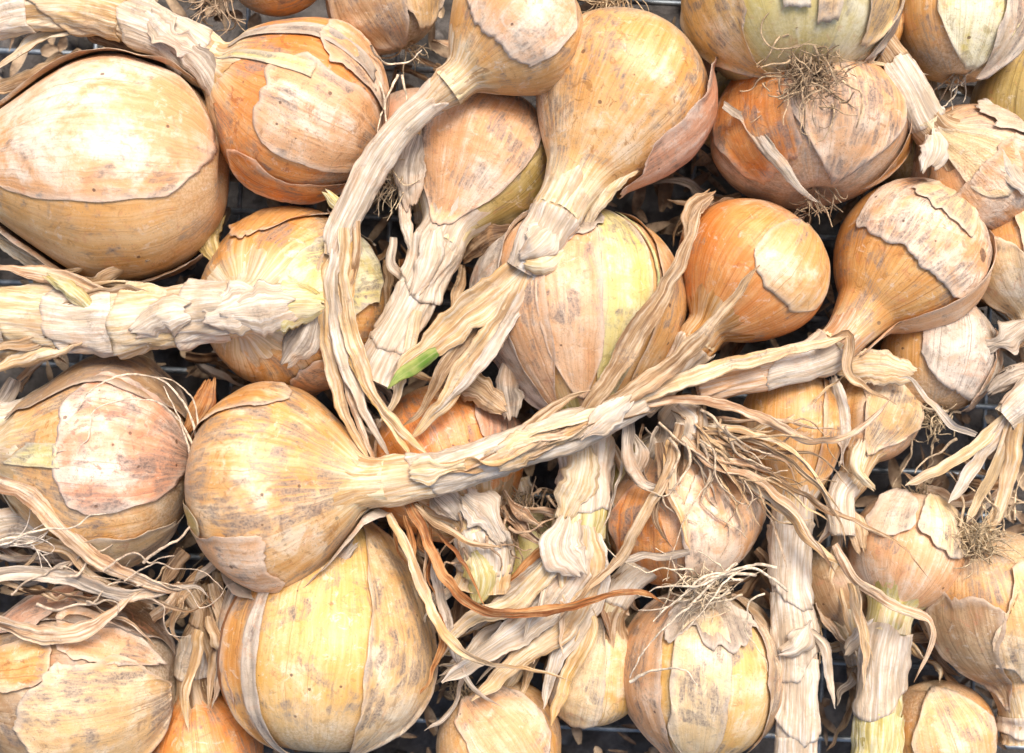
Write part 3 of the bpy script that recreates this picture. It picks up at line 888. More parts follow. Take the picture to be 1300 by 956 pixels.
K2 = Onion('olive striped onion wedged low between the pinkish onions on the right', (1165, 192), -75, 58, [(1170, 100, -80, 18), (1170, 80, -80, 18)], 'olive', lr=.9,
           mk=dict(pale=.2, veins=1.0, mould=.1), seed=11)
K = Onion('pink onion near the right edge with crumpled pale skin and bent neck reaching up', (1236, 212), -35, 82,
          [(1178, 158, 25, 24), (1160, 118, 38, 18), (1138, 82, 40, 17), (1118, 55, 34, 16), (1095, 30, 20, 15)], 'peach', lr=1.0,
          mk=dict(pale=.6, mould=.2), seed=12, stalk='tan', sdark=.4)
K.skin(-70, 30, .10, .75, 'peach', lift=6, off=4, jag=1.0, pale=.8, crumple=1.0, mould=.25)
K.skin(30, 90, .2, .8, 'white', lift=7, off=3, jag=1.2, crumple=1.0)
K.skin(-40, 20, .5, 1.0, 'cream', lift=4, off=3, jag=1.2, crumple=.8)
flake(K.t, K.base, [(1185, 165, 50), (1190, 185, 62), (1178, 215, 60)], 44, 'white', 61, dark=.1)
flake(K.t, K.base, [(1270, 190, 50), (1290, 225, 48), (1310, 245, 40)], 26, 'white', 62, dark=.1)

L = Onion('tan streaked onion cut by the right edge beside the holed grey one', (1296, 322), -60, 76, [(1320, 425, -50, 24), (1330, 460, -50, 22)], 'amber', lr=.9,
          mk=dict(pale=.75, mould=.1), seed=13)
L.skin(-80, 20, .02, .9, 'pale', lift=5, jag=1.0, pale=.6)
L.skin(20, 80, .3, 1.0, 'cream', lift=5, jag=1.3, pale=.6)

M = Onion('bright orange glossy onion right of centre with its neck pointing down left', (958, 342), 5, 97,
          [(892, 424, 15, 26), (866, 462, 12, 18), (840, 495, 5, 14), (815, 520, 0, 12)], 'orange', lr=.86, mk=dict(pale=.38, mould=.0, spots=.15, dirt=.15, rough=.33, veins=.35), seed=14, tear=0.4, el=1, stalk='amber', sdark=.2, collars=1)
M.skin(-62, 12, .03, .60, 'gold', lift=1, off=.4, jag=.7, pale=.55, mould=0, dirt=.1, spots=0, rough=.35)
M.skin(105, 150, .1, .7, 'amber', lift=8, off=5, jag=.6)
flake(M.t, M.base, [(905, 245, 40), (880, 265, 50), (873, 300, 40)], 24, 'tan', 71)
M.roots(10, 24, c=(.3, .2, .13), spread=1.2)

N = Onion('onion with a grey-white, holed, blackened patch, right of the bright orange one', (1157, 322), -22, 96,
          [(1062, 438, 15, 25), (1024, 458, 28, 20), (978, 470, 36, 18), (930, 482, 40, 17), (885, 492, 42, 16)], 'amber', lr=.92,
          mk=dict(pale=.3, mould=.3, dirt=.5), seed=15, tear=0.5, el=1.02, stalk='peach', sdark=.25, collars=2)
N.skin(-50, 66, .01, .56, 'peach', lift=2, off=1, jag=.8, mould=.62, spots=1.0, dirt=.9, pale=.9)
N.skin(-18, 40, .03, .30, 'cream', lift=3, off=2.5, jag=1.2, mould=.5, spots=1.0, dirt=.9)
N.skin(-122, -46, .02, .96, 'peach', lift=5, off=5, jag=.3, pale=.35, mould=.1)
N.roots(30, 30, spread=1.3, plate=10, c=(.5, .38, .25))
N.leaf([(1040, 442), (1075, 425), (1078, 470), (1100, 495), (1140, 512)], 13, 'tan', z=(50, 55, 52, 48, 44), dark=.7)

O = Onion('white and grey dusty onion half hidden below the holed one, roots on its underside', (1192, 452), -62, 72,
          [(1205, 350, -85, 22), (1208, 330, -85, 20)], 'gold', lr=1.0, mk=dict(pale=.4, mould=.3), seed=16)
O.skin(-35, 70, .08, .9, 'grey', lift=3, jag=.8, pale=.9, mould=.5)
O.skin(40, 100, .02, .6, 'peach', lift=5, jag=1.2, pale=.6, crumple=.6)
O.roots(70, 46, spread=1.1, plate=22, c=(.62, .48, .30))
flake(O.t, O.base, [(1065, 470, 0), (1110, 465, 20), (1160, 475, 15)], 44, 'pale', 81)

P = Onion('large central onion in layered pink and yellow skins, thick neck pointing down', (736, 388), -22, 134,
          [(742, 545, 5, 31), (742, 600, 18, 28), (736, 650, 24, 27), (728, 692, 24, 25)], 'gold', lr=.90,
          mk=dict(pale=.4, mould=.2, dirt=.3), seed=17, tear=0.5, el=1.12, stalk='green', sdark=.1, collars=2)
P.skin(20, 100, .03, .96, 'peach', lift=4, off=4, jag=.5, pale=.4, mould=.3)
P.skin(44, 84, .0, .98, 'grey', lift=6, off=8, jag=.8, pale=.8, mould=.4)
P.skin(-10, 26, .02, .90, 'peach', lift=3, off=2.5, jag=.4, pale=.3, mould=.25)
P.skin(-38, -8, .02, .98, 'green', lift=2, off=1.6, jag=.3, pale=.5, mould=.2)
P.skin(-95, -44, .04, .95, 'gold', lift=3, off=1.6, jag=.3, pale=.5, mould=.15)
P.skin(-42, -40, .06, .6, 'lime', lift=1, off=3, jag=.05, pale=.2, mould=.0)
P.skin(-20, 28, .0, .2, 'grey', lift=4, off=4, jag=1.4, mould=.6)
P.roots(30, 30, spread=1.4, plate=16, c=(.45, .33, .22))
flake(P.t, P.base, [(585, 330, -20), (620, 300, 10), (660, 292, 20)], 34, 'brown', 91)
flake(P.t, P.base, [(650, 530, 20), (645, 480, 30), (650, 450, 30)], 38, 'grey', 92)
flake(P.t, P.base, [(742, 565, 50), (735, 610, 54), (715, 660, 50)], 56, 'cream', 93, dark=.15)
P.leaf([(735, 655), (712, 700), (672, 740), (628, 775), (590, 805)], 34, 'grey', z=(40, 20), twist=.4, taper=(.7, .5))
P.leaf([(735, 665), (735, 715), (700, 765), (640, 812), (560, 868)], 44, 'white', z=(50, 25), twist=.3, taper=(.7, .7), dark=.25)
P.leaf([(745, 670), (750, 725), (715, 790), (670, 830), (600, 890)], 36, 'pale', z=(46, 18), twist=.4, taper=(.7, .7), dark=.3)
P.leaf([(725, 670), (700, 715), (650, 765), (590, 790), (545, 850)], 26, 'cream', z=(55, 30), twist=.5, taper=(.7, .6))
P.leaf([(750, 680), (760, 735), (735, 790), (705, 840), (690, 900)], 30, 'white', z=(36, 10), twist=.5, taper=(.8, .6), dark=.3)
P.leaf([(740, 690), (730, 740), (745, 800), (720, 860), (700, 920)], 24, 'yellow', z=(30, 10), dark=.2, taper=(.8, .7))
P.leaf([(728, 680), (690, 700), (650, 740), (600, 760)], 20, 'rust', z=(34, 14), dark=.5)
flake(P.t, P.base, [(722, 660, 60), (715, 700, 68), (740, 730, 60)], 54, 'white', 94, dark=.1)

Q = Onion('orange onion left of centre, thick ragged white stalk running to the left edge', (370, 382), -28, 118,
          [(300, 392, 80, 34), (250, 396, 80, 31), (200, 402, 78, 33), (150, 408, 74, 34), (100, 410, 68, 32), (50, 405, 62, 30), (0, 402, 56, 28), (-40, 400, 50, 26)], 'amber', lr=.98,
          mk=dict(pale=.55, mould=.3, spots=.95), seed=18, tear=0.2, el=0.95, stalk='cream', sdark=.2, collars=5, flat=.7)
Q.skin(-100, -50, .1, .8, 'peach', lift=4, jag=1.0, pale=.4)
Q.skin(45, 110, .1, .8, 'amber', lift=5, jag=1.2, mould=.3)
Q.skin(-20, 25, .35, .97, 'green', lift=3, off=3, jag=1.4, pale=.8, mould=.1)
Q.skin(20, 60, .05, .5, 'grey', lift=6, off=3, jag=2.0, mould=.6)
Q.leaf([(160, 385), (110, 365), (60, 350), (0, 340), (-30, 338)], 22, 'pink', z=(80, 60))
Q.leaf([(140, 400), (90, 375), (40, 372), (-20, 368)], 26, 'cream', z=(78, 58), dark=.3)
Q.leaf([(110, 420), (60, 412), (10, 420), (-30, 425)], 22, 'white', z=(80, 66), dark=.2)
Q.leaf([(105, 430), (60, 445), (20, 455), (-30, 475)], 24, 'pale', z=(78, 62), dark=.5)
Q.leaf([(120, 425), (70, 428), (20, 438), (-30, 450)], 18, 'tan', z=(84, 70), dark=.6)
Q.leaf([(200, 378), (160, 370), (110, 378), (70, 392)], 18, 'tan', z=(90, 84), dark=.7)
flake(Q.t, Q.base, [(118, 395, 90), (90, 370, 96), (58, 350, 80)], 26, 'green', 101, dark=.2)
flake(Q.t, Q.base, [(240, 395, 112), (205, 400, 116), (170, 420, 104)], 66, 'white', 102, dark=.1)
flake(Q.t, Q.base, [(330, 380, 112), (295, 392, 118), (262, 402, 112)], 64, 'white', 104, dark=.1)
flake(Q.t, Q.base, [(408, 385, 104), (365, 386, 116), (315, 392, 120)], 74, 'green', 107, dark=.15)
flake(Q.t, Q.base, [(372, 386, 118), (330, 390, 124), (285, 396, 118)], 72, 'white', 108, dark=.15)
flake(Q.t, Q.base, [(280, 272, -20), (262, 300, 0), (275, 335, 10)], 30, 'olive', 105)
flake(Q.t, Q.base, [(395, 395, 86), (385, 425, 88), (360, 460, 76)], 46, 'grey', 106)

R = Onion('onion at the left edge with a pinkish holed skin patch, below the ragged white stalk', (140, 587), -15, 136,
          [(0, 578, 0, 44), (-60, 575, 0, 36)], 'gold', lr=.78, mk=dict(pale=.5, mould=.5, spots=.4, dirt=.8), seed=19, tear=0.6, el=1.15)
R.skin(-22, 52, .02, .64, 'pink', lift=3, off=1.6, jag=1.2, pale=.7, mould=.5, spots=1.0, dirt=.9)
R.skin(46, 95, .02, .95, 'tan', lift=4, off=2, jag=.9, pale=.5, mould=.4)
R.skin(-80, -36, .03, .7, 'cream', lift=4, off=2, jag=1.0, pale=.4, mould=.3)
R.skin(-6, 16, .60, .85, 'green', lift=3, off=2, jag=1.4, mould=.5)
for pts in ([(246, 600, 40), (250, 560, 60), (238, 520, 66), (205, 482, 70), (150, 478, 104), (112, 500, 108), (92, 530, 104), (52, 538, 80)],
            [(244, 610, 40), (246, 570, 66), (228, 535, 80), (200, 510, 100), (160, 508, 120), (120, 520, 118), (110, 560, 122), (72, 575, 118)],
            [(243, 600, 44), (252, 555, 50), (246, 510, 46), (222, 484, 54), (196, 478, 70)],
            [(242, 620, 50), (238, 560, 76), (222, 520, 84), (208, 490, 76)],
            [(-5, 688, 120), (25, 680, 125), (60, 672, 125), (95, 668, 132), (115, 655, 136), (135, 652, 132)]):
    strand(pts, 1.5, R)
R.roots(26, 50, spread=1.3, plate=16, c=(.5, .38, .25))
flake(R.t, R.base, [(240, 545, 20), (258, 510, 30), (268, 480, 20)], 30, 'rust', 111)

Sx = Onion('plump peach and gold onion whose long stalk crosses the picture towards the right', (350, 616), 30, 130,
          [(484, 612, 64, 30), (525, 606, 74, 25), (572, 598, 78, 22), (615, 584, 80, 22), (660, 567, 82, 22), (705, 553, 84, 21), (750, 538, 84, 19), (785, 522, 84, 17), (815, 505, 82, 15)], 'gold', lr=.83,
          mk=dict(pale=.55, mould=.62, spots=.5, dirt=.7), seed=20, tear=0.55, el=0.9, stalk='pale', sdark=.25, collars=1)
Sx.skin(-88, -50, .02, .6, 'amber', lift=2, off=1, jag=.6, pale=.8, mould=.3)
Sx.skin(8, 34, .01, .22, 'olive', lift=1, off=1, jag=.6, pale=.3)
Sx.skin(78, 135, .10, .98, 'grey', lift=12, off=6, jag=.7, mould=.5)
Sx.skin(26, 80, .01, .55, 'peach', lift=2, off=1.5, jag=1.4, mould=.5, dirt=.9, pale=.7)
flake(Sx.t, Sx.base, [(335, 745, 0), (370, 752, 30), (410, 738, 34), (450, 690, 40)], 30, 'grey', 121)
Sx.leaf([(715, 552), (760, 500), (815, 415), (860, 335), (893, 255)], 27, 'tan', z=(90, 96, 108, 105, 85), twist=.3, taper=(.7, .55), dark=.45)
Sx.leaf([(700, 560), (770, 520), (850, 465), (910, 405), (966, 335)], 24, 'tan', z=(88, 95, 98, 110, 118), twist=.3, taper=(.8, .5), dark=.5)
Sx.leaf([(790, 520), (850, 488), (920, 465), (1000, 446), (1076, 428)], 21, 'pale', z=(88, 84, 80, 70, 62), twist=.3, taper=(.8, .6), dark=.5)
Sx.leaf([(800, 512), (870, 508), (935, 515), (990, 545), (1040, 560), (1090, 545), (1135, 505)], 13, 'pink', z=(84, 76, 70, 66, 62, 60, 58), taper=(.8, .6))
for a in (0, 1, 2, 3):
    b = [(-2, 9, 'pale'), (4, -6, 'straw'), (-6, -12, 'cream'), (3, 14, 'tan')][a]
    Sx.leaf([(560 + 30 * a, 598 - 6 * a + b[0]), (620 + 10 * a, 582 + b[1] * .6 - 4 * a), (680, 560 + b[1]), (740, 540 + b[0] + b[1] * .4), (800 + 12 * a, 512 + b[1] * .5)], 20 - 2 * a, b[2], z=(96, 102, 104, 103, 92), twist=1.2, dark=.5)
Sx.leaf([(640, 575), (680, 535), (720, 505), (750, 495)], 16, 'tan', z=(86, 90), dark=.6)
flake(Sx.t, Sx.base, [(630, 590, 105), (665, 568, 110), (700, 555, 106)], 46, 'pale', 122, dark=.3)
flake(Sx.t, Sx.base, [(520, 600, 100), (550, 598, 104), (590, 590, 102)], 40, 'cream', 123, dark=.1)
flake(Sx.t, Sx.base, [(740, 555, 105), (770, 530, 108), (800, 505, 100)], 34, 'white', 124, dark=.2)

T_ = Onion('grey-brown weathered onion in the bottom left corner under crossing dry leaves', (100, 868), -30, 128,
           [(-50, 870, -20, 36), (-100, 870, -20, 32)], 'tan', lr=.98, mk=dict(pale=.6, mould=.5, spots=.5, dirt=.9), seed=21, el=1.15)
T_.skin(-60, 26, .02, .6, 'pale', lift=4, off=2, jag=1.6, mould=.5, spots=.9, pale=.5, dirt=.9)
T_.skin(20, 52, .03, .5, 'peach', lift=4, off=2, jag=1.6, mould=.5, spots=.9, pale=.9, dirt=.9)
T_.skin(44, 84, .02, .9, 'brown', lift=5, off=2, jag=1.6, crumple=.8)
T_.skin(50, 74, .4, .8, 'pink', lift=4, off=4, jag=1.6, crumple=.8)
T_.skin(12, 40, .4, .95, 'amber', lift=4, off=2, jag=1.4, mould=.4, dirt=.9)
T_.leaf([(-20, 604), (40, 632), (95, 690), (150, 725), (205, 745), (228, 752)], 21, 'pink', z=(110, 105, 100, 92, 84, 78), dark=.6, taper=(.9, .6))
T_.leaf([(-20, 735), (40, 728), (100, 738), (160, 756), (215, 750), (250, 745), (268, 762)], 18, 'grey', z=(90, 92, 92, 88, 80, 70, 60), dark=.6)
T_.leaf([(-20, 788), (50, 805), (110, 800), (150, 770), (185, 745)], 22, 'pink', z=(96, 100, 100, 92, 84), dark=.5)
T_.leaf([(30, 688), (80, 700), (130, 740), (190, 760), (240, 775), (270, 755)], 10, 'tan', z=(80, 60), dark=.6)
T_.roots(10, 110, at=(10, 690, 80), d=(1, .2, .1), spread=.4, curl=.14, c=(.75, .62, .5), plate=10)

U_ = Onion('yellow onion at the bottom, orange left side and grey-beige skin on its right', (415, 830), -34, 138,
           [(432, 640, -60, 36), (440, 600, -70, 30)], 'yellow', lr=.9, mk=dict(pale=.35, mould=.2, spots=1.0, veins=.3, neck=((.62, .44, .12), (.74, .60, .26))), seed=22, el=1.3)
U_.skin(28, 84, .02, .98, 'pale', lift=5, off=3, jag=.7, pale=.5, mould=.4, spots=.5)
U_.skin(-100, -52, .05, .9, 'rust', lift=3, off=1.5, jag=.8)
U_.skin(-56, -38, .02, .9, 'amber', lift=4, off=2.5, jag=.7, pale=.3, mould=.3)
U_.skin(-40, -30, .02, .9, 'grey', lift=4, off=4, jag=.7, pale=.3, mould=.3)

V_ = Onion('rosy onion beneath the long crossing stalk, crumpled brown skin on its shoulder', (566, 588), -58, 104,
           [(606, 668, 10, 30), (616, 705, 18, 30), (612, 748, 14, 30)], 'orange', lr=.95, mk=dict(pale=.6, mould=.1, spots=.2), seed=23, stalk='pale', collars=2)
V_.skin(30, 110, .02, .6, 'tan', lift=8, off=4, jag=1.6, crumple=1.0)
V_.skin(-100, -40, .1, .8, 'pink', lift=4, jag=1.0, pale=.5)
flake(V_.t, V_.base, [(560, 480, 20), (600, 490, 38), (640, 520, 30)], 50, 'tan', 131)
flake(V_.t, V_.base, [(590, 630, 44), (618, 655, 52), (640, 690, 40)], 56, 'white', 132, dark=.3)
flake(V_.t, V_.base, [(600, 700, 44), (612, 735, 48), (605, 765, 36)], 52, 'green', 133, dark=.2)
flake(V_.t, V_.base, [(540, 615, 30), (570, 640, 44), (585, 660, 36)], 40, 'grey', 134)
V_.leaf([(520, 640), (545, 690), (565, 735), (600, 768), (650, 780), (710, 773), (770, 756), (815, 752), (845, 768)], 13, 'rust', z=(60, 62, 64, 66, 68, 74, 78, 74, 60), taper=(.9, .5), dark=.4)
V_.leaf([(495, 652), (520, 700), (545, 770), (575, 815), (620, 842), (680, 850), (730, 870)], 13, 'pale', z=(60, 62, 60, 58, 56, 52, 44), dark=.5)
V_.leaf([(515, 655), (525, 715), (550, 775), (562, 815), (545, 860), (520, 900)], 12, 'rust', z=(58, 30), dark=.4)
V_.leaf([(525, 640), (560, 670), (600, 690), (640, 697)], 9, 'tan', z=(62, 70), dark=.6)
V_.leaf([(550, 700), (560, 760), (575, 820), (600, 870), (640, 900)], 14, 'grey', z=(40, 20), dark=.7)

W_ = Onion('pale pink onion right of the thick central neck, draped with dark dry leaf strands', (862, 640), -48, 104,
           [(856, 536, -6, 20), (866, 520, 10, 15), (882, 508, 20, 7)], 'peach', lr=.95, mk=dict(pale=.55, mould=.3, spots=.3), seed=24, el=0.98, stalk='grey', collars=1)
W_.skin(-8, 78, .03, .85, 'peach', lift=3, jag=.9, pale=.8, mould=.25)
W_.skin(-60, -15, .05, .8, 'orange', lift=4, jag=1.0, pale=.3)
W_.skin(-110, -62, .05, .9, 'green', lift=4, jag=1.0, pale=.4)
W_.roots(40, 60, at=(885, 735, 20), d=(-.2, -.3, .3), spread=1.5, plate=24, c=(.70, .56, .38))
W_.leaf([(800, 525), (795, 570), (815, 615), (860, 625)], 17, 'grey', z=(60, 66), dark=.7)
W_.leaf([(862, 540), (845, 600), (815, 660), (785, 710), (745, 750), (700, 800)], 14, 'tan', z=(60, 72, 74, 60, 60, 50), dark=.9)
W_.leaf([(855, 560), (850, 620), (865, 660), (875, 700)], 20, 'pale', z=(62, 70), dark=.7)
W_.leaf([(838, 560), (842, 610), (830, 650), (850, 690)], 14, 'brown', z=(60, 66), dark=.9)
W_.leaf([(875, 700), (830, 705), (790, 712), (755, 735)], 10, 'grey', z=(60, 58), dark=.9)
for i, (pts, w, pal) in enumerate([
    ([(870, 545), (910, 575), (960, 615), (1010, 665), (1050, 705), (1085, 735), (1092, 790), (1110, 840)], 15, 'pale'),
    ([(872, 552), (930, 570), (990, 610), (1060, 652), (1110, 672), (1150, 700), (1182, 738)], 11, 'tan'),
    ([(868, 555), (905, 590), (950, 600), (1000, 640), (1035, 690), (1065, 735)], 13, 'pink'),
    ([(880, 540), (930, 545), (985, 560), (1030, 600), (1070, 655)], 12, 'pale'),
    ([(885, 548), (940, 556), (1010, 590), (1055, 640), (1075, 700)], 10, 'tan'),
    ([(1060, 690), (1085, 735), (1130, 765), (1178, 785), (1185, 812), (1160, 868)], 17, 'pink')]):
    W_.leaf(pts, w * .8, pal, z=np.linspace(50, 62 if i < 5 else 40, len(pts)) + (i % 3) * 6, dark=.6, twist=1.0)
flake(W_.t, W_.base, [(800, 545, 40), (815, 575, 52), (805, 605, 44)], 24, 'grey', 141)
flake(W_.t, W_.base, [(860, 515, 50), (880, 535, 60), (870, 565, 52)], 44, 'white', 142, dark=.4)

X = Onion('pale yellow onion at the bottom edge with white roots fanned over its top', (892, 852), -45, 107,
          [(885, 1010, -40, 28), (885, 1040, -40, 26)], 'yellow', lr=.95, mk=dict(pale=.6, mould=.25, spots=.2), seed=25)
X.skin(-10, 30, .06, .9, 'cream', lift=4, jag=.8, pale=.4, mould=.4)
X.skin(35, 95, .02, .9, 'peach', lift=5, jag=1.1, pale=.5, mould=.3)
X.skin(-95, -40, .02, .8, 'tan', lift=5, jag=1.2, pale=.6, mould=.5)
X.skin(-40, 35, .0, .2, 'grey', lift=6, jag=2.0, mould=.6)
X.roots(40, 70, at=(905, 748, 34), d=(-.4, -.2, .25), spread=1.3, plate=26, curl=.22, c=(.66, .52, .35), r0=1.2)
for pts in ([(935, 715, 60), (900, 745, 72), (870, 775, 78), (840, 800, 76), (815, 830, 66), (800, 860, 50)], [(940, 725, 60), (890, 735, 74), (850, 770, 70), (810, 775, 50)],
            [(985, 720, 40), (950, 718, 60), (900, 735, 76), (860, 760, 74), (830, 790, 70)], [(960, 730, 50), (920, 730, 70), (880, 745, 80), (840, 745, 70), (805, 760, 50)],
            [(800, 865, 40), (830, 850, 60), (870, 850, 80), (885, 870, 84)], [(1000, 750, 30), (960, 722, 56), (930, 730, 66), (905, 760, 76), (870, 800, 80)]):
    strand(pts, 1.7, X)

Y = Onion('small golden onion with a thick white stalk running straight down to the bottom edge', (1008, 535), -38, 66,
          [(1006, 655, -10, 25), (1004, 700, -4, 23), (1004, 750, 0, 22), (1010, 800, 0, 25), (1012, 860, 0, 23), (1010, 930, 0, 23), (1008, 1000, -5, 22)], 'gold', lr=1.0,
          mk=dict(pale=.45, mould=.05, spots=.1, dirt=.2), seed=26, tear=0.5, el=1.5, stalk='white', sdark=.1, collars=4)
Y.skin(-60, -20, .1, .8, 'amber', lift=2, off=1, jag=.5, pale=.4)
flake(Y.t, Y.base, [(1028, 790, 30), (1012, 822, 34), (990, 830, 24)], 34, 'white', 151, dark=.1)
Y.leaf([(1030, 800), (1045, 820), (1052, 860), (1062, 900)], 14, 'white', z=(20, 10), dark=.4)

Z_ = Onion('small tan and white onion tucked beside the small golden one, under the bent leaf', (1108, 528), -60, 58,
           [(1085, 600, -20, 17), (1068, 630, -5, 14), (1070, 680, 5, 12)], 'peach', lr=1.0, mk=dict(pale=.6, mould=.3), seed=27, stalk='pale', collars=1)
Z_.skin(-50, 30, .05, .85, 'pale', lift=5, jag=1.2, pale=.5)
Z_.skin(30, 80, .05, .85, 'gold', lift=3, jag=1.0, pale=.5)
flake(Z_.t, Z_.base, [(1058, 480, 0), (1072, 530, 14), (1068, 590, 10)], 22, 'white', 161, dark=.3)
flake(Z_.t, Z_.base, [(1095, 560, 20), (1088, 595, 28), (1110, 620, 20)], 22, 'cream', 162, dark=.2)

AA = Onion('round peach onion at the lower right with a torn pale cap at its top', (1150, 700), -40, 73,
           [(1128, 790, -18, 27), (1120, 840, -12, 26), (1116, 900, -10, 25), (1112, 980, -10, 24)], 'peach', lr=1.05, mk=dict(pale=.5, mould=.15, spots=.2, dirt=.3), seed=28, tear=0.15, el=0.96, stalk='green', sdark=.15, collars=2)
AA.skin(-55, 12, .03, .50, 'cream', lift=4, off=2.5, jag=1.2, mould=.3)
AA.skin(18, 60, .03, .45, 'white', lift=5, off=2.5, jag=1.4, mould=.3)
AA.roots(20, 30, spread=1.3, plate=10)
flake(AA.t, AA.base, [(1070, 640, -20), (1085, 665, 0), (1095, 700, 4)], 28, 'tan', 171)
flake(AA.t, AA.base, [(1075, 830, -20), (1095, 810, -8), (1110, 790, 0)], 30, 'white', 172, dark=.3)
AA.leaf([(1080, 740), (1090, 780), (1100, 830), (1095, 880)], 12, 'pale', z=(20, 5), dark=.6)

AB = Onion('weathered brown and gold onion in the lower right corner, nest of roots on top', (1262, 766), -50, 95,
           [(1295, 900, -50, 26), (1300, 940, -50, 24)], 'gold', lr=.98, mk=dict(pale=.5, mould=.4, spots=.3), seed=29)
AB.skin(-60, 20, .22, .8, 'pale', lift=5, off=2.5, jag=1.8, mould=.5, pale=.5)
AB.skin(20, 80, .25, .9, 'tan', lift=5, off=2.5, jag=1.8, mould=.3)
AB.skin(-95, -50, .1, .8, 'yellow', lift=4, jag=1.2, mould=.2)
AB.roots(110, 62, at=(1240, 692, 10), d=(0, .4, .5), spread=1.4, plate=18, c=(.6, .46, .28))

AC = Onion('greenish tan onion low in the gap left of the thick central neck', (672, 722), -85, 72, [(655, 630, -70, 20), (650, 610, -70, 18)], 'green', lr=.9,
           mk=dict(pale=.2, mould=.3), seed=30)
AC.roots(30, 40, at=(668, 640, -20), d=(0, .5, .4), spread=1.4, plate=20, c=(.45, .33, .22))
AD = Onion('slim cream onion between the white leaves and the pale yellow onion with fanned roots', (752, 862), -70, 62,
           [(775, 770, -20, 20), (800, 735, -5, 16), (830, 715, 0, 14)], 'yellow', lr=.9, mk=dict(pale=.7, mould=.1), seed=31, tear=0.6, el=1.4, stalk='tan', collars=1)
AD.skin(-50, 10, .1, .95, 'cream', lift=4, jag=.8)
AE = Onion('small tan onion behind the round peach onion with the torn cap', (1058, 745), -85, 52, [(1085, 810, -70, 18), (1095, 840, -70, 16)], 'tan', lr=1.0,
           mk=dict(pale=.6, mould=.3), seed=32)
AF = Onion('orange onion barely entering the top edge, dark roots hanging at its left', (350, -58), -30, 76, [(430, -110, -30, 22), (460, -120, -30, 20)], 'amber', lr=1.0,
           mk=dict(pale=.4, mould=.3), seed=33)
AF.roots(60, 60, at=(272, -8, 10), d=(-.2, -.5, .1), spread=1.3, plate=20, c=(.55, .40, .26))
AG = Onion('onion beyond the top edge, only its curly roots hanging above the golden teardrop', (790, -90), -20, 82, [(800, -200, -30, 22), (800, -230, -30, 20)], 'gold', lr=1.0,
           mk=dict(pale=.4, mould=.3), seed=34)
AG.roots(60, 60, at=(782, -8, 10), d=(-.2, -.4, .1), spread=1.5, plate=20, c=(.62, .46, .28))
AH = Onion('olive onion deep in the gap left of the pinkish grey-stained onion', (930, 150), -95, 50, [(935, 60, -95, 16), (936, 40, -95, 15)], 'olive', lr=.9,
           mk=dict(pale=.2, mould=.2), seed=35)
AI = Onion('reddish onion deep in the gap between the mottled orange onion and the curving stalk', (528, 172), -85, 66, [(545, 270, -80, 18), (548, 290, -80, 16)], 'pink', lr=.9,
           mk=dict(pale=.3, mould=.2), seed=36)
AI.roots(56, 64, at=(498, 222, 0), d=(.1, -.8, .25), spread=.9, plate=20, curl=.4, c=(.68, .53, .34))
AJ = Onion('onion at the right edge whose white stalk splits into stiff splayed leaf stumps', (1392, 440), -20, 78,
           [(1325, 492, 10, 24), (1295, 515, 20, 18), (1275, 532, 20, 15)], 'tan', lr=1.0, mk=dict(pale=.4), seed=37, stalk='cream', collars=1)
AJ.leaf([(1282, 528), (1240, 565), (1200, 590), (1150, 615)], 17, 'cream', z=(24, 0), dark=.3, taper=(.9, .7))
AJ.leaf([(1282, 530), (1255, 570), (1225, 610), (1205, 640)], 17, 'white', z=(22, 0), dark=.2, taper=(.9, .9))
AJ.leaf([(1286, 530), (1270, 580), (1250, 625), (1228, 662)], 15, 'cream', z=(26, 0), dark=.4, taper=(.9, .9))
AJ.leaf([(1292, 530), (1285, 580), (1272, 630), (1258, 675)], 22, 'pale', z=(26, 0), dark=.5, taper=(.8, 1))
AJ.leaf([(1240, 550), (1205, 535), (1180, 510), (1160, 480), (1140, 478)], 10, 'grey', z=(30, 44), dark=.5)
flake(AJ.t, AJ.base, [(1305, 410, 0), (1280, 430, 10), (1250, 440, 0)], 44, 'grey', 181)
flake(AJ.t, AJ.base, [(1310, 470, 10), (1285, 480, 16), (1255, 500, 0)], 30, 'grey', 182)

# row continuing below, where the picture's caption bar was
AK = Onion('gold onion cut by the bottom edge below the white splayed leaves', (632, 940), -60, 82, [(700, 1030, -50, 22), (730, 1060, -50, 20)], 'gold', lr=.9,
           mk=dict(pale=.5, mould=.2), seed=38)
AK.skin(-60, 20, .03, .7, 'peach', lift=3, jag=1.2, pale=.6)
AK.roots(30, 40, spread=1.3, plate=14)
AL = Onion('tan onion cut by the bottom edge between two stalks at the lower right', (1192, 930), -70, 72, [(1220, 1030, -70, 20), (1230, 1060, -70, 20)], 'amber', lr=.9,
           mk=dict(pale=.5, mould=.2), seed=39)
AL.skin(-50, 40, .05, .8, 'pale', lift=4, jag=1.2)
AM = Onion('orange onion cut by the bottom edge in the gap left of the yellow onion', (262, 952), -70, 72, [(245, 860, -60, 20), (250, 820, -50, 18), (262, 780, -40, 16), (245, 745, -30, 16)], 'orange', lr=.9,
           mk=dict(pale=.5, mould=.2), seed=40, stalk='tan', sdark=.6)
AM.leaf([(255, 800), (245, 840), (235, 880), (240, 930)], 18, 'pale', z=(10, 0), dark=.6)
AM.leaf([(270, 740), (285, 790), (270, 850), (262, 900)], 26, 'tan', z=(0, 0), dark=.7)
AM.leaf([(235, 700), (215, 730), (200, 750)], 22, 'brown', z=(-20, -20), dark=.7)
AM.leaf([(300, 745), (285, 790), (278, 850), (270, 900)], 20, 'grey', z=(10, 0), dark=.6)
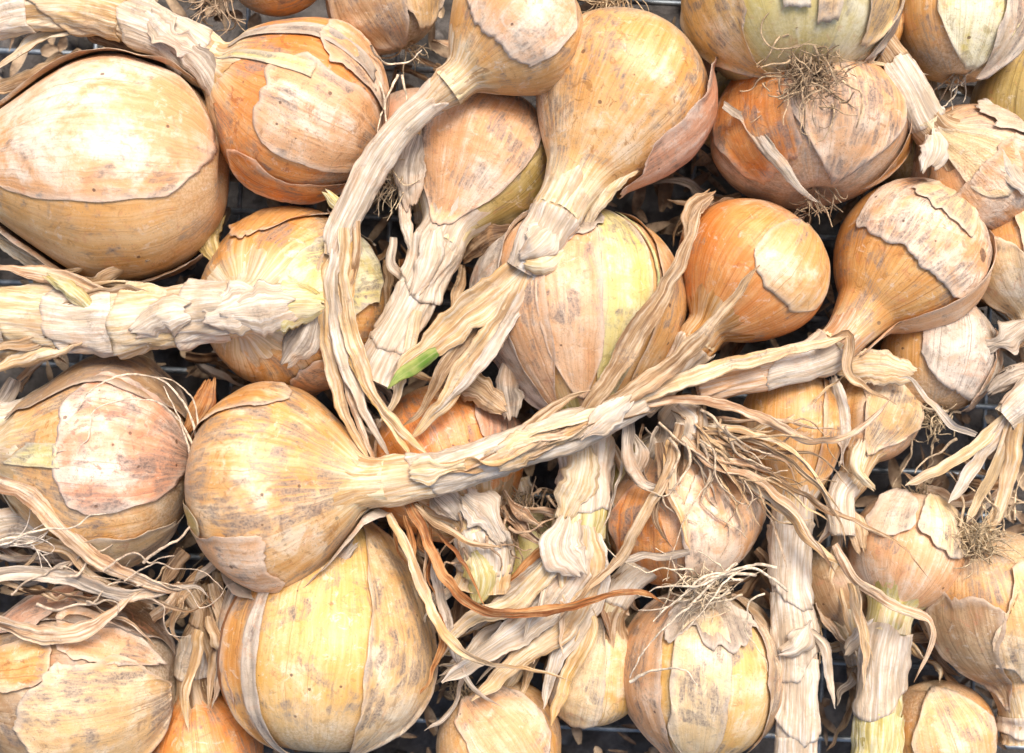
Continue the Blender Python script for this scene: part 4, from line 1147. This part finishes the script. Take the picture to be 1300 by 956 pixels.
AN = Onion('tan onion at the left edge, grey shrivelled leaves in the gap below the white stalk', (-90, 490), -40, 74, [(-30, 520, -10, 20), (5, 530, -5, 17), (35, 520, -5, 13)], 'tan', lr=1.0,
           mk=dict(pale=.4), seed=41, stalk='grey', sdark=.7, collars=1)
AN.leaf([(20, 480), (10, 500), (-10, 520)], 20, 'grey', z=(0, 0), dark=.8)
AN.leaf([(10, 545), (40, 525), (70, 510), (90, 480)], 20, 'tan', z=(-15, -25), dark=.7)
flake(AN.t, AN.base, [(-10, 300, -20), (30, 325, -10), (85, 355, -10)], 20, 'cream', 191)
AO = Onion('onion outside the left edge below, one shrivelled brown stalk in the gap', (-95, 690), -40, 80, [(-20, 680, -10, 20), (25, 668, -5, 18), (70, 690, -5, 13)], 'tan', lr=1.0,
           mk=dict(pale=.4), seed=42, stalk='brown', sdark=.8, collars=1)

def tangle(on, box, n, seed, ang, z=(-90, -20), L=(60, 130), w=(7, 16), pals=('tan', 'brown', 'straw', 'grey'), spread=.5):
    """shrivelled leaf strands lying in the gap beside an onion"""
    r = np.random.RandomState(seed)
    for i in range(n):
        x, y = r.uniform(box[0], box[2]), r.uniform(box[1], box[3])
        a = math.radians(ang) + r.normal(0, spread); l = r.uniform(*L); zz = r.uniform(*z)
        pts = []
        for j in range(5):
            pts.append((x, y, zz))
            x += math.cos(a) * l / 4; y -= math.sin(a) * l / 4; a += r.normal(0, .28); zz += r.normal(0, 6)
        make_leaf(pts, r.uniform(*w), leaf_mat(pals[r.randint(len(pals))], r.randint(6), .7), on.t, on.base, seed * 31 + i, twist=1.3, taper=(.8, .35), ridge=.5, wob=1.8)
tangle(AM, (225, 690, 290, 760), 11, 1, -95, z=(-80, -10))
tangle(AM, (240, 720, 285, 800), 6, 2, -80, z=(-30, 10), pals=('straw', 'pale', 'tan'))
tangle(T_, (-20, 735, 120, 775), 9, 3, 5, z=(40, 85), w=(6, 13), L=(90, 170), spread=.25, pals=('tan', 'grey', 'brown', 'straw'))
tangle(AN, (-30, 470, 60, 540), 8, 4, 30, z=(-80, -20))
tangle(AO, (-20, 650, 50, 720), 9, 5, -30, z=(-80, 0))
tangle(V_, (560, 700, 650, 760), 8, 6, -70, z=(-80, -10), w=(10, 22))
tangle(P, (600, 760, 740, 800), 11, 7, -135, z=(-60, 10), w=(12, 26), pals=('white', 'pale', 'cream', 'straw', 'grey'), L=(90, 160), spread=.3)
tangle(P, (690, 690, 750, 740), 6, 8, -110, z=(10, 44), w=(9, 18), pals=('pale', 'straw', 'white', 'tan'), L=(90, 150), spread=.3)
tangle(W_, (750, 560, 800, 620), 5, 9, -80, z=(-40, 20), w=(8, 14))
tangle(W_, (860, 530, 900, 560), 14, 10, -35, z=(30, 62), w=(3.5, 8), L=(120, 230), spread=.35, pals=('tan', 'straw', 'pale'))
tangle(W_, (800, 520, 900, 560), 9, 22, -95, z=(20, 60), w=(4, 9), L=(60, 150), spread=.5)
tangle(Sx, (500, 620, 560, 660), 6, 23, -70, z=(20, 55), w=(4, 9), L=(80, 180), spread=.3, pals=('tan', 'straw', 'rust'))
tangle(W_, (740, 720, 850, 760), 9, 11, -100, z=(-60, 0), w=(12, 26), pals=('pale', 'straw', 'tan', 'grey'), L=(50, 90))
tangle(Z_, (1040, 600, 1100, 660), 7, 12, -80, z=(-70, -10), w=(8, 16), pals=('straw', 'pale', 'tan'))
tangle(AE, (1030, 730, 1080, 790), 6, 13, -85, z=(-70, -20), w=(8, 16), pals=('straw', 'pale', 'tan'))
tangle(AJ, (1240, 420, 1310, 480), 6, 14, 190, z=(-60, -10), w=(12, 26), pals=('grey', 'brown', 'straw'), L=(30, 70))
tangle(Sx, (420, 470, 480, 540), 6, 15, -40, z=(-80, -20), pals=('grey', 'pale', 'brown'))
tangle(P, (580, 290, 650, 340), 6, 16, 200, z=(-50, 0), pals=('brown', 'tan', 'rust'), w=(12, 22), L=(50, 90))
tangle(E, (480, 300, 520, 380), 6, 17, -75, z=(-90, -40), pals=('brown', 'rust', 'tan'), w=(12, 22), L=(50, 90))
tangle(Q, (-20, 330, 80, 380), 6, 18, -4, z=(30, 60), pals=('straw', 'tan', 'cream'), w=(12, 22), L=(90, 150), spread=.15)
tangle(Q, (-30, 415, 60, 465), 6, 19, 8, z=(40, 64), pals=('straw', 'pale', 'white', 'tan'), w=(12, 20), L=(90, 140), spread=.15)
tangle(Sx, (600, 600, 660, 650), 5, 20, -60, z=(-20, 40), pals=('grey', 'straw', 'brown'), w=(10, 22), L=(50, 110))
tangle(AL, (1040, 790, 1180, 860), 9, 31, -80, z=(-100, -50), w=(9, 22), L=(50, 110), pals=('pale', 'straw', 'tan', 'grey'))
tangle(AB, (1190, 600, 1290, 660), 8, 32, 200, z=(-100, -60), w=(8, 18), L=(50, 110))
tangle(X, (960, 690, 1000, 760), 7, 33, -80, z=(-90, -30), w=(8, 16), pals=('straw', 'tan', 'brown'))
tangle(M, (850, 440, 930, 480), 5, 34, -20, z=(-90, -40), w=(8, 18), L=(50, 90))
tangle(Hh, (880, 240, 960, 280), 6, 35, 190, z=(-100, -60), w=(10, 20), L=(50, 110), pals=('brown', 'tan', 'grey'))
tangle(Q, (200, 430, 300, 490), 5, 36, -20, z=(-120, -90), w=(8, 18), L=(50, 110), pals=('brown', 'tan', 'grey'))
tangle(C, (380, 20, 560, 90), 6, 37, -20, z=(-120, -80), w=(8, 18), L=(50, 110), pals=('brown', 'tan', 'straw'))
tangle(V_, (440, 660, 560, 720), 6, 38, -60, z=(-90, -50), w=(8, 20), L=(60, 110), pals=('brown', 'tan', 'grey', 'straw'))
tangle(AB, (1150, 800, 1200, 850), 4, 21, -10, z=(-90, -60), L=(60, 100))

def wisps(on, box, n, seed, ang, z=(60, 90), L=(70, 190), c=(.60, .45, .30)):
    r = np.random.RandomState(seed)
    for i in range(n):
        x, y = r.uniform(box[0], box[2]), r.uniform(box[1], box[3])
        a = math.radians(ang) + r.normal(0, .5); l = r.uniform(*L); zz = r.uniform(*z); pts = []
        for j in range(7):
            pts.append((x, y, zz)); x += math.cos(a) * l / 6; y -= math.sin(a) * l / 6; a += r.normal(0, .5); zz += r.normal(-2, 5)
        strand(pts, r.uniform(.9, 1.9), on, c)
wisps(W_, (830, 520, 930, 580), 12, 1, -60, z=(55, 80))
wisps(W_, (880, 530, 960, 600), 10, 2, -30, z=(50, 75), c=(.50, .34, .19))
wisps(X, (860, 720, 980, 760), 7, 3, -150, z=(55, 75), L=(60, 130), c=(.70, .57, .40))
wisps(AC, (640, 600, 700, 660), 14, 4, -80, z=(-30, 30), L=(40, 90), c=(.40, .27, .16))
wisps(O, (1140, 520, 1220, 560), 12, 5, 200, z=(-50, -10), L=(40, 80), c=(.60, .46, .30))
wisps(AB, (1200, 640, 1290, 700), 12, 6, 80, z=(-20, 30), L=(40, 80), c=(.58, .43, .27))
wisps(T_, (0, 700, 200, 770), 9, 7, -10, z=(92, 108), L=(70, 150), c=(.55, .42, .30))
wisps(V_, (560, 620, 660, 700), 9, 8, -60, z=(40, 60), L=(40, 110), c=(.46, .30, .18))

# ---------------------------------------------------------------- litter caught on the rack
def litter():
    Vs, Fs, off = [], [], 0
    r = np.random.RandomState(5)
    for i in range(1500):
        c = np.array([r.uniform(-720, 720), r.uniform(-540, 540), ZR + r.uniform(4, 34)])
        L, w = r.uniform(12, 60), r.uniform(4, 20)
        a = r.uniform(0, 6.28)
        d = np.array([math.cos(a), math.sin(a), r.uniform(-.3, .3)]); e = np.cross(d, [0, 0, 1.0]); e /= np.linalg.norm(e)
        g, q = np.meshgrid(np.linspace(-1, 1, 5), np.linspace(-1, 1, 7))
        wz = w * (1 - q**2 * .7)
        V = c + (q * L * .5)[..., None] * d + (g * wz * .5)[..., None] * e + (np.array([0, 0, 1.0]) * (3.5 * fbm(g * 1.3, q * 1.6, i, 4, 2) + w * .25 * g**2)[..., None])
        idx = np.arange(35).reshape(7, 5) + off
        Fs.append(np.stack([idx[:-1, :-1], idx[:-1, 1:], idx[1:, 1:], idx[1:, :-1]], -1).reshape(-1, 4))
        Vs.append(V.reshape(-1, 3)); off += 35
    k = NT('litter')
    tc = k.n('ShaderNodeTexCoord'); ob = k.vscale(tc.outputs['Object'], (1 / S,) * 3)
    a = k.noise(ob, .02, 3, .6); b = k.noise(ob, .2, 5, .7)
    col = k.mix(k.step(a, .4, .62), (.16, .10, .06), (.50, .37, .24))
    col = k.mix(k.step(b, .5, .7, 0, .5), col, (.07, .05, .04))
    o = raw_mesh('skin_litter', np.vstack(Vs), np.vstack(Fs), None, k.finish(col, .8, b, .6, .001))
    o['kind'] = 'stuff'
    o['label'] = 'broken bits of brown onion skin caught on the wire rack'
    o['category'] = 'skin litter'
litter()
tt = 0
for o in bpy.data.objects:
    if o.type == 'MESH':
        tt += len(o.data.polygons) * (4 if o.modifiers else 2)
print('objects', len(bpy.data.objects), 'triangles', tt)
